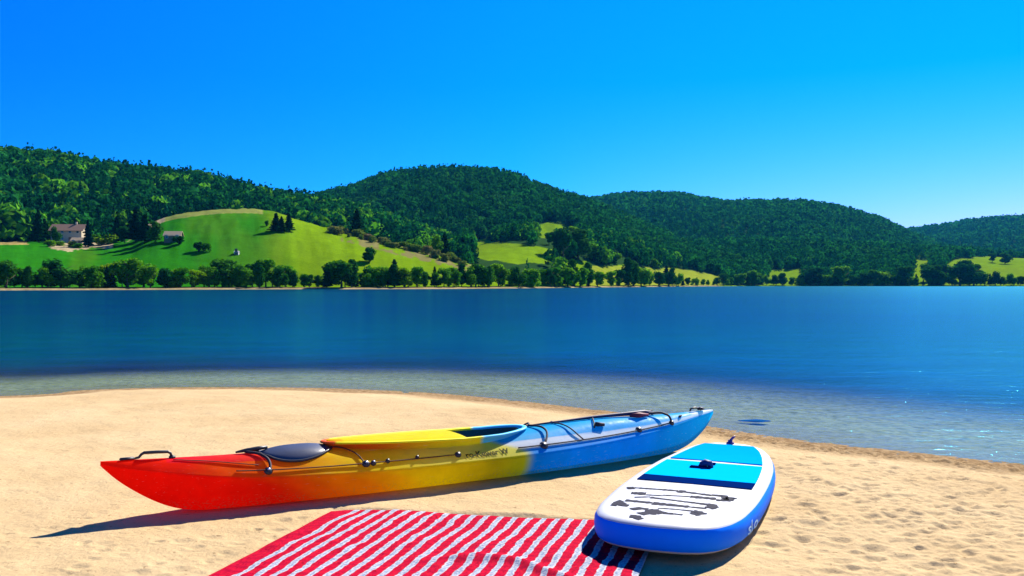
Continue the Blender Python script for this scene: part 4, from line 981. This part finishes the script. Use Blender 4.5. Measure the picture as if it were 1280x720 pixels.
# pale lettering low on the right rail
me = text_mesh('sJo', .12)
xs = [v.co.x for v in me.vertices]; x0, x1 = min(xs), max(xs)
for v in me.vertices:
    t = .50+(v.co.x-x0)/(x1-x0)*.24; zz = .034+v.co.y*.75; ins = float(np.interp(zz, [0,.004,.016,.036,.066,.094,.114], [.075,.035,.014,.003,0,.003,.014]))
    v.co = Vector((t, -(float(f_w(t))-ins)-.005, zz+rock(t)))
link('lettering', me, simple('pale_blue_ink', (.30,.62,.85), .5), SR)

# ------------------------------------------------------------------ blanket
def blanket():
    nu, nv = 240, 210; u = np.linspace(0, BW, nu); v = np.linspace(0, BL, nv); VV, UU = np.meshgrid(v, u, indexing='ij'); UU = UU.ravel(); VV = VV.ravel()
    eu = .012*(fbm(VV*3, VV*0+2, 3, 50)-.5)*2*np.exp(-UU/.3); ev = (fbm(UU*2.2, UU*0+5, 3, 51)-.5)*.09*np.exp(-VV/.25)-.045*np.exp(-((UU-.45)/.30)**2)*np.exp(-VV/.3)+.045*np.exp(-(UU/.06)**2)*np.exp(-VV/.2)
    x = BA[0]+(UU+eu)*BU[0]+(VV+ev)*BV[0]; y = BA[1]+(UU+eu)*BU[1]+(VV+ev)*BV[1]
    s = (x-SA[0])*SU[0]+(y-SA[1])*SU[1]; l = (x-SA[0])*SN[0]+(y-SA[1])*SN[1]
    under = np.clip(1.25-np.hypot(np.maximum(.05-s, 0), np.maximum(np.abs(l)-.30, 0))/.12, 0, 1)*(s > -.2)
    fold = .026*(fbm(UU*4.5+VV*1.2, VV*3, 3, 60)-.35)+.016*np.maximum(0, fbm(UU*13+VV*4, VV*5, 3, 64)-.5)*2+.020*np.exp(-((VV-.62-.25*UU+.1*np.sin(UU*6))/.05)**2)*smooth01((UU-.7)/.5)
    edge = np.minimum(np.minimum(UU, BW-UU), VV); z = .003+np.maximum(fold, 0)*smooth01(edge/.06+.25)*(1-under)
    n = len(x); V = np.vstack([np.stack([x, y, z], 1), np.stack([x, y, z-.005], 1)]); F1 = grid_faces(nv, nu)[:, ::-1]; F2 = grid_faces(nv, nu)+n
    rim = []
    b0 = [i*nu for i in range(nv)]; b1 = [i*nu+nu-1 for i in range(nv)]; b2 = list(range(nu)); b3 = list(range((nv-1)*nu, nv*nu))
    for e in (b0, b1, b2, b3):
        for a, b in zip(e[:-1], e[1:]): rim.append([a, b, b+n, a+n])
    me = mesh('blanket', V, np.vstack([F1, F2, np.array(rim)])); wob = .035*(fbm(UU*2.5, VV*4, 3, 70)-.5)
    uvw = np.stack([UU+wob, VV, np.zeros(n)], 1); vcol(me, 'weave', np.vstack([uvw, uvw])); return me
m, nt, b, o = newmat('woven_cotton')
sx = N(nt, 'ShaderNodeSeparateColor'); nt.links.new(attr(nt, 'weave'), sx.inputs[0]); U, Vv = sx.outputs[0], sx.outputs[1]
cmb = N(nt, 'ShaderNodeCombineXYZ'); nt.links.new(U, cmb.inputs[0]); nt.links.new(Vv, cmb.inputs[1])
PER = .084
fr_ = mth(nt, 'FRACT', mth(nt, 'DIVIDE', mth(nt, 'ADD', U, mth(nt, 'MULTIPLY', noise(nt, 24, 3, .5, cmb.outputs[0]), .020)), PER))
st = ramp(nt, fr_, [(0,(0,0,0)),(.55,(0,0,0)),(.58,(1,1,1)),(.95,(1,1,1)),(.98,(0,0,0))])
mp = N(nt, 'ShaderNodeMapping'); mp.inputs['Scale'].default_value = (1, .45, 1); nt.links.new(cmb.outputs[0], mp.inputs[0])
fl = noise(nt, 70, 3, .6, mp.outputs[0]); fl2 = noise(nt, 34, 3, .6, mp.outputs[0])
# woven blocks across each stripe
bl_ = mth(nt, 'FRACT', mth(nt, 'DIVIDE', mth(nt, 'ADD', Vv, mth(nt, 'MULTIPLY', fl2, .03)), .062)); blk = ramp(nt, bl_, [(0,(0,0,0)),(.62,(0,0,0)),(.72,(1,1,1)),(.95,(1,1,1)),(1,(0,0,0))])
red = mixc(nt, ramp(nt, fl, [(.5,(0,0,0)),(.62,(1,1,1))]), (.42,.004,.026), (.24,.002,.016)); red = mixc(nt, mth(nt, 'MULTIPLY', blk, .8), red, (.30,.002,.024))
red = mixc(nt, ramp(nt, fl2, [(.55,(0,0,0)),(.7,(.6,.6,.6))]), red, (.50,.016,.02))
wht = mixc(nt, ramp(nt, fl, [(.48,(0,0,0)),(.60,(1,1,1))]), (.42,.42,.43), (.19,.24,.31)); wht = mixc(nt, ramp(nt, fl2, [(.60,(0,0,0)),(.7,(.5,.5,.5))]), wht, (.52,.22,.26))
mid_ = ramp(nt, fr_, [(.62,(0,0,0)),(.68,(1,1,1)),(.84,(1,1,1)),(.90,(0,0,0))]); brk = ramp(nt, mth(nt, 'FRACT', mth(nt, 'DIVIDE', mth(nt, 'ADD', Vv, mth(nt, 'MULTIPLY', fl, .02)), .021)), [(0,(0,0,0)),(.45,(0,0,0)),(.55,(1,1,1))])
wht = mixc(nt, mth(nt, 'MULTIPLY', mth(nt, 'MULTIPLY', mid_, brk), .75), wht, (.14,.19,.30))      # broken blue-grey thread down the middle of each pale stripe
lft = ramp(nt, U, [(0,(0,0,0)),(.075,(0,0,0)),(.078,(1,1,1))])
c = mixc(nt, mth(nt, 'MULTIPLY', st, lft), red, wht); nt.links.new(c, b.inputs['Base Color']); b.inputs['Roughness'].default_value = .95; b.inputs['Specular IOR Level'].default_value = .02; b.inputs['Sheen Weight'].default_value = 0
wv = N(nt, 'ShaderNodeTexWave', wave_type='BANDS', bands_direction='Y'); wv.inputs['Scale'].default_value = 60; wv.inputs['Distortion'].default_value = 1.5; nt.links.new(cmb.outputs[0], wv.inputs[0])
bb = bump(nt, wv.outputs['Fac'], .35, .003, b); bump(nt, fl, .5, .003, b, bb)
tag(link('blanket', blanket(), m), 'red and white striped woven beach blanket spread on the sand in front of the kayak', 'blanket')

# ------------------------------------------------------------------ flat blue disc added in the shallows, standing in for a reflecting ripple
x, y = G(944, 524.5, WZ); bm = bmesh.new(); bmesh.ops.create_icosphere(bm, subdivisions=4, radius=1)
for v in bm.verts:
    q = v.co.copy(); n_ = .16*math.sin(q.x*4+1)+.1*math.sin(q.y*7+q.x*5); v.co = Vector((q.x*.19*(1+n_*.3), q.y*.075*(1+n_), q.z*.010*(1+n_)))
me = bpy.data.meshes.new('ripple_streak'); bm.to_mesh(me); bm.free()
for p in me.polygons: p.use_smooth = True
tag(link('ripple_streak', me, simple('ripple_streak_blue', (.004,.05,.16), .8, .0, .4, 30, var=.3), loc=(x, y, WZ-.014), rot=(0, 0, -.06)), 'added dark blue ripple streak in the shallow water beyond the blue end of the kayak', 'ripple_streak')

# ------------------------------------------------------------------ haze
HAZE = 4.2e-5
bx = MB(); bx.add([(x_, y_, z_) for z_ in (-14, 420) for (x_, y_) in ((-6000,-700),(8000,-700),(8000,6900),(-6000,6900))], [[3,2,1,0],[4,5,6,7],[0,1,5,4],[1,2,6,5],[2,3,7,6],[3,0,4,7]])
m = bpy.data.materials.new('air'); m.use_nodes = True; nt = m.node_tree; nt.nodes.clear(); o = nt.nodes.new('ShaderNodeOutputMaterial'); pv = nt.nodes.new('ShaderNodeVolumePrincipled')
pv.inputs['Color'].default_value = (.03,.42,1,1); pv.inputs['Density'].default_value = HAZE; pv.inputs['Anisotropy'].default_value = 0; nt.links.new(pv.outputs[0], o.inputs['Volume'])
if HAZE > 0: tag(bx.build('haze', m, None, False), kind='stuff', label='thin blue summer haze over the lake and hills', cat='haze')
print('objects', len(bpy.data.objects))
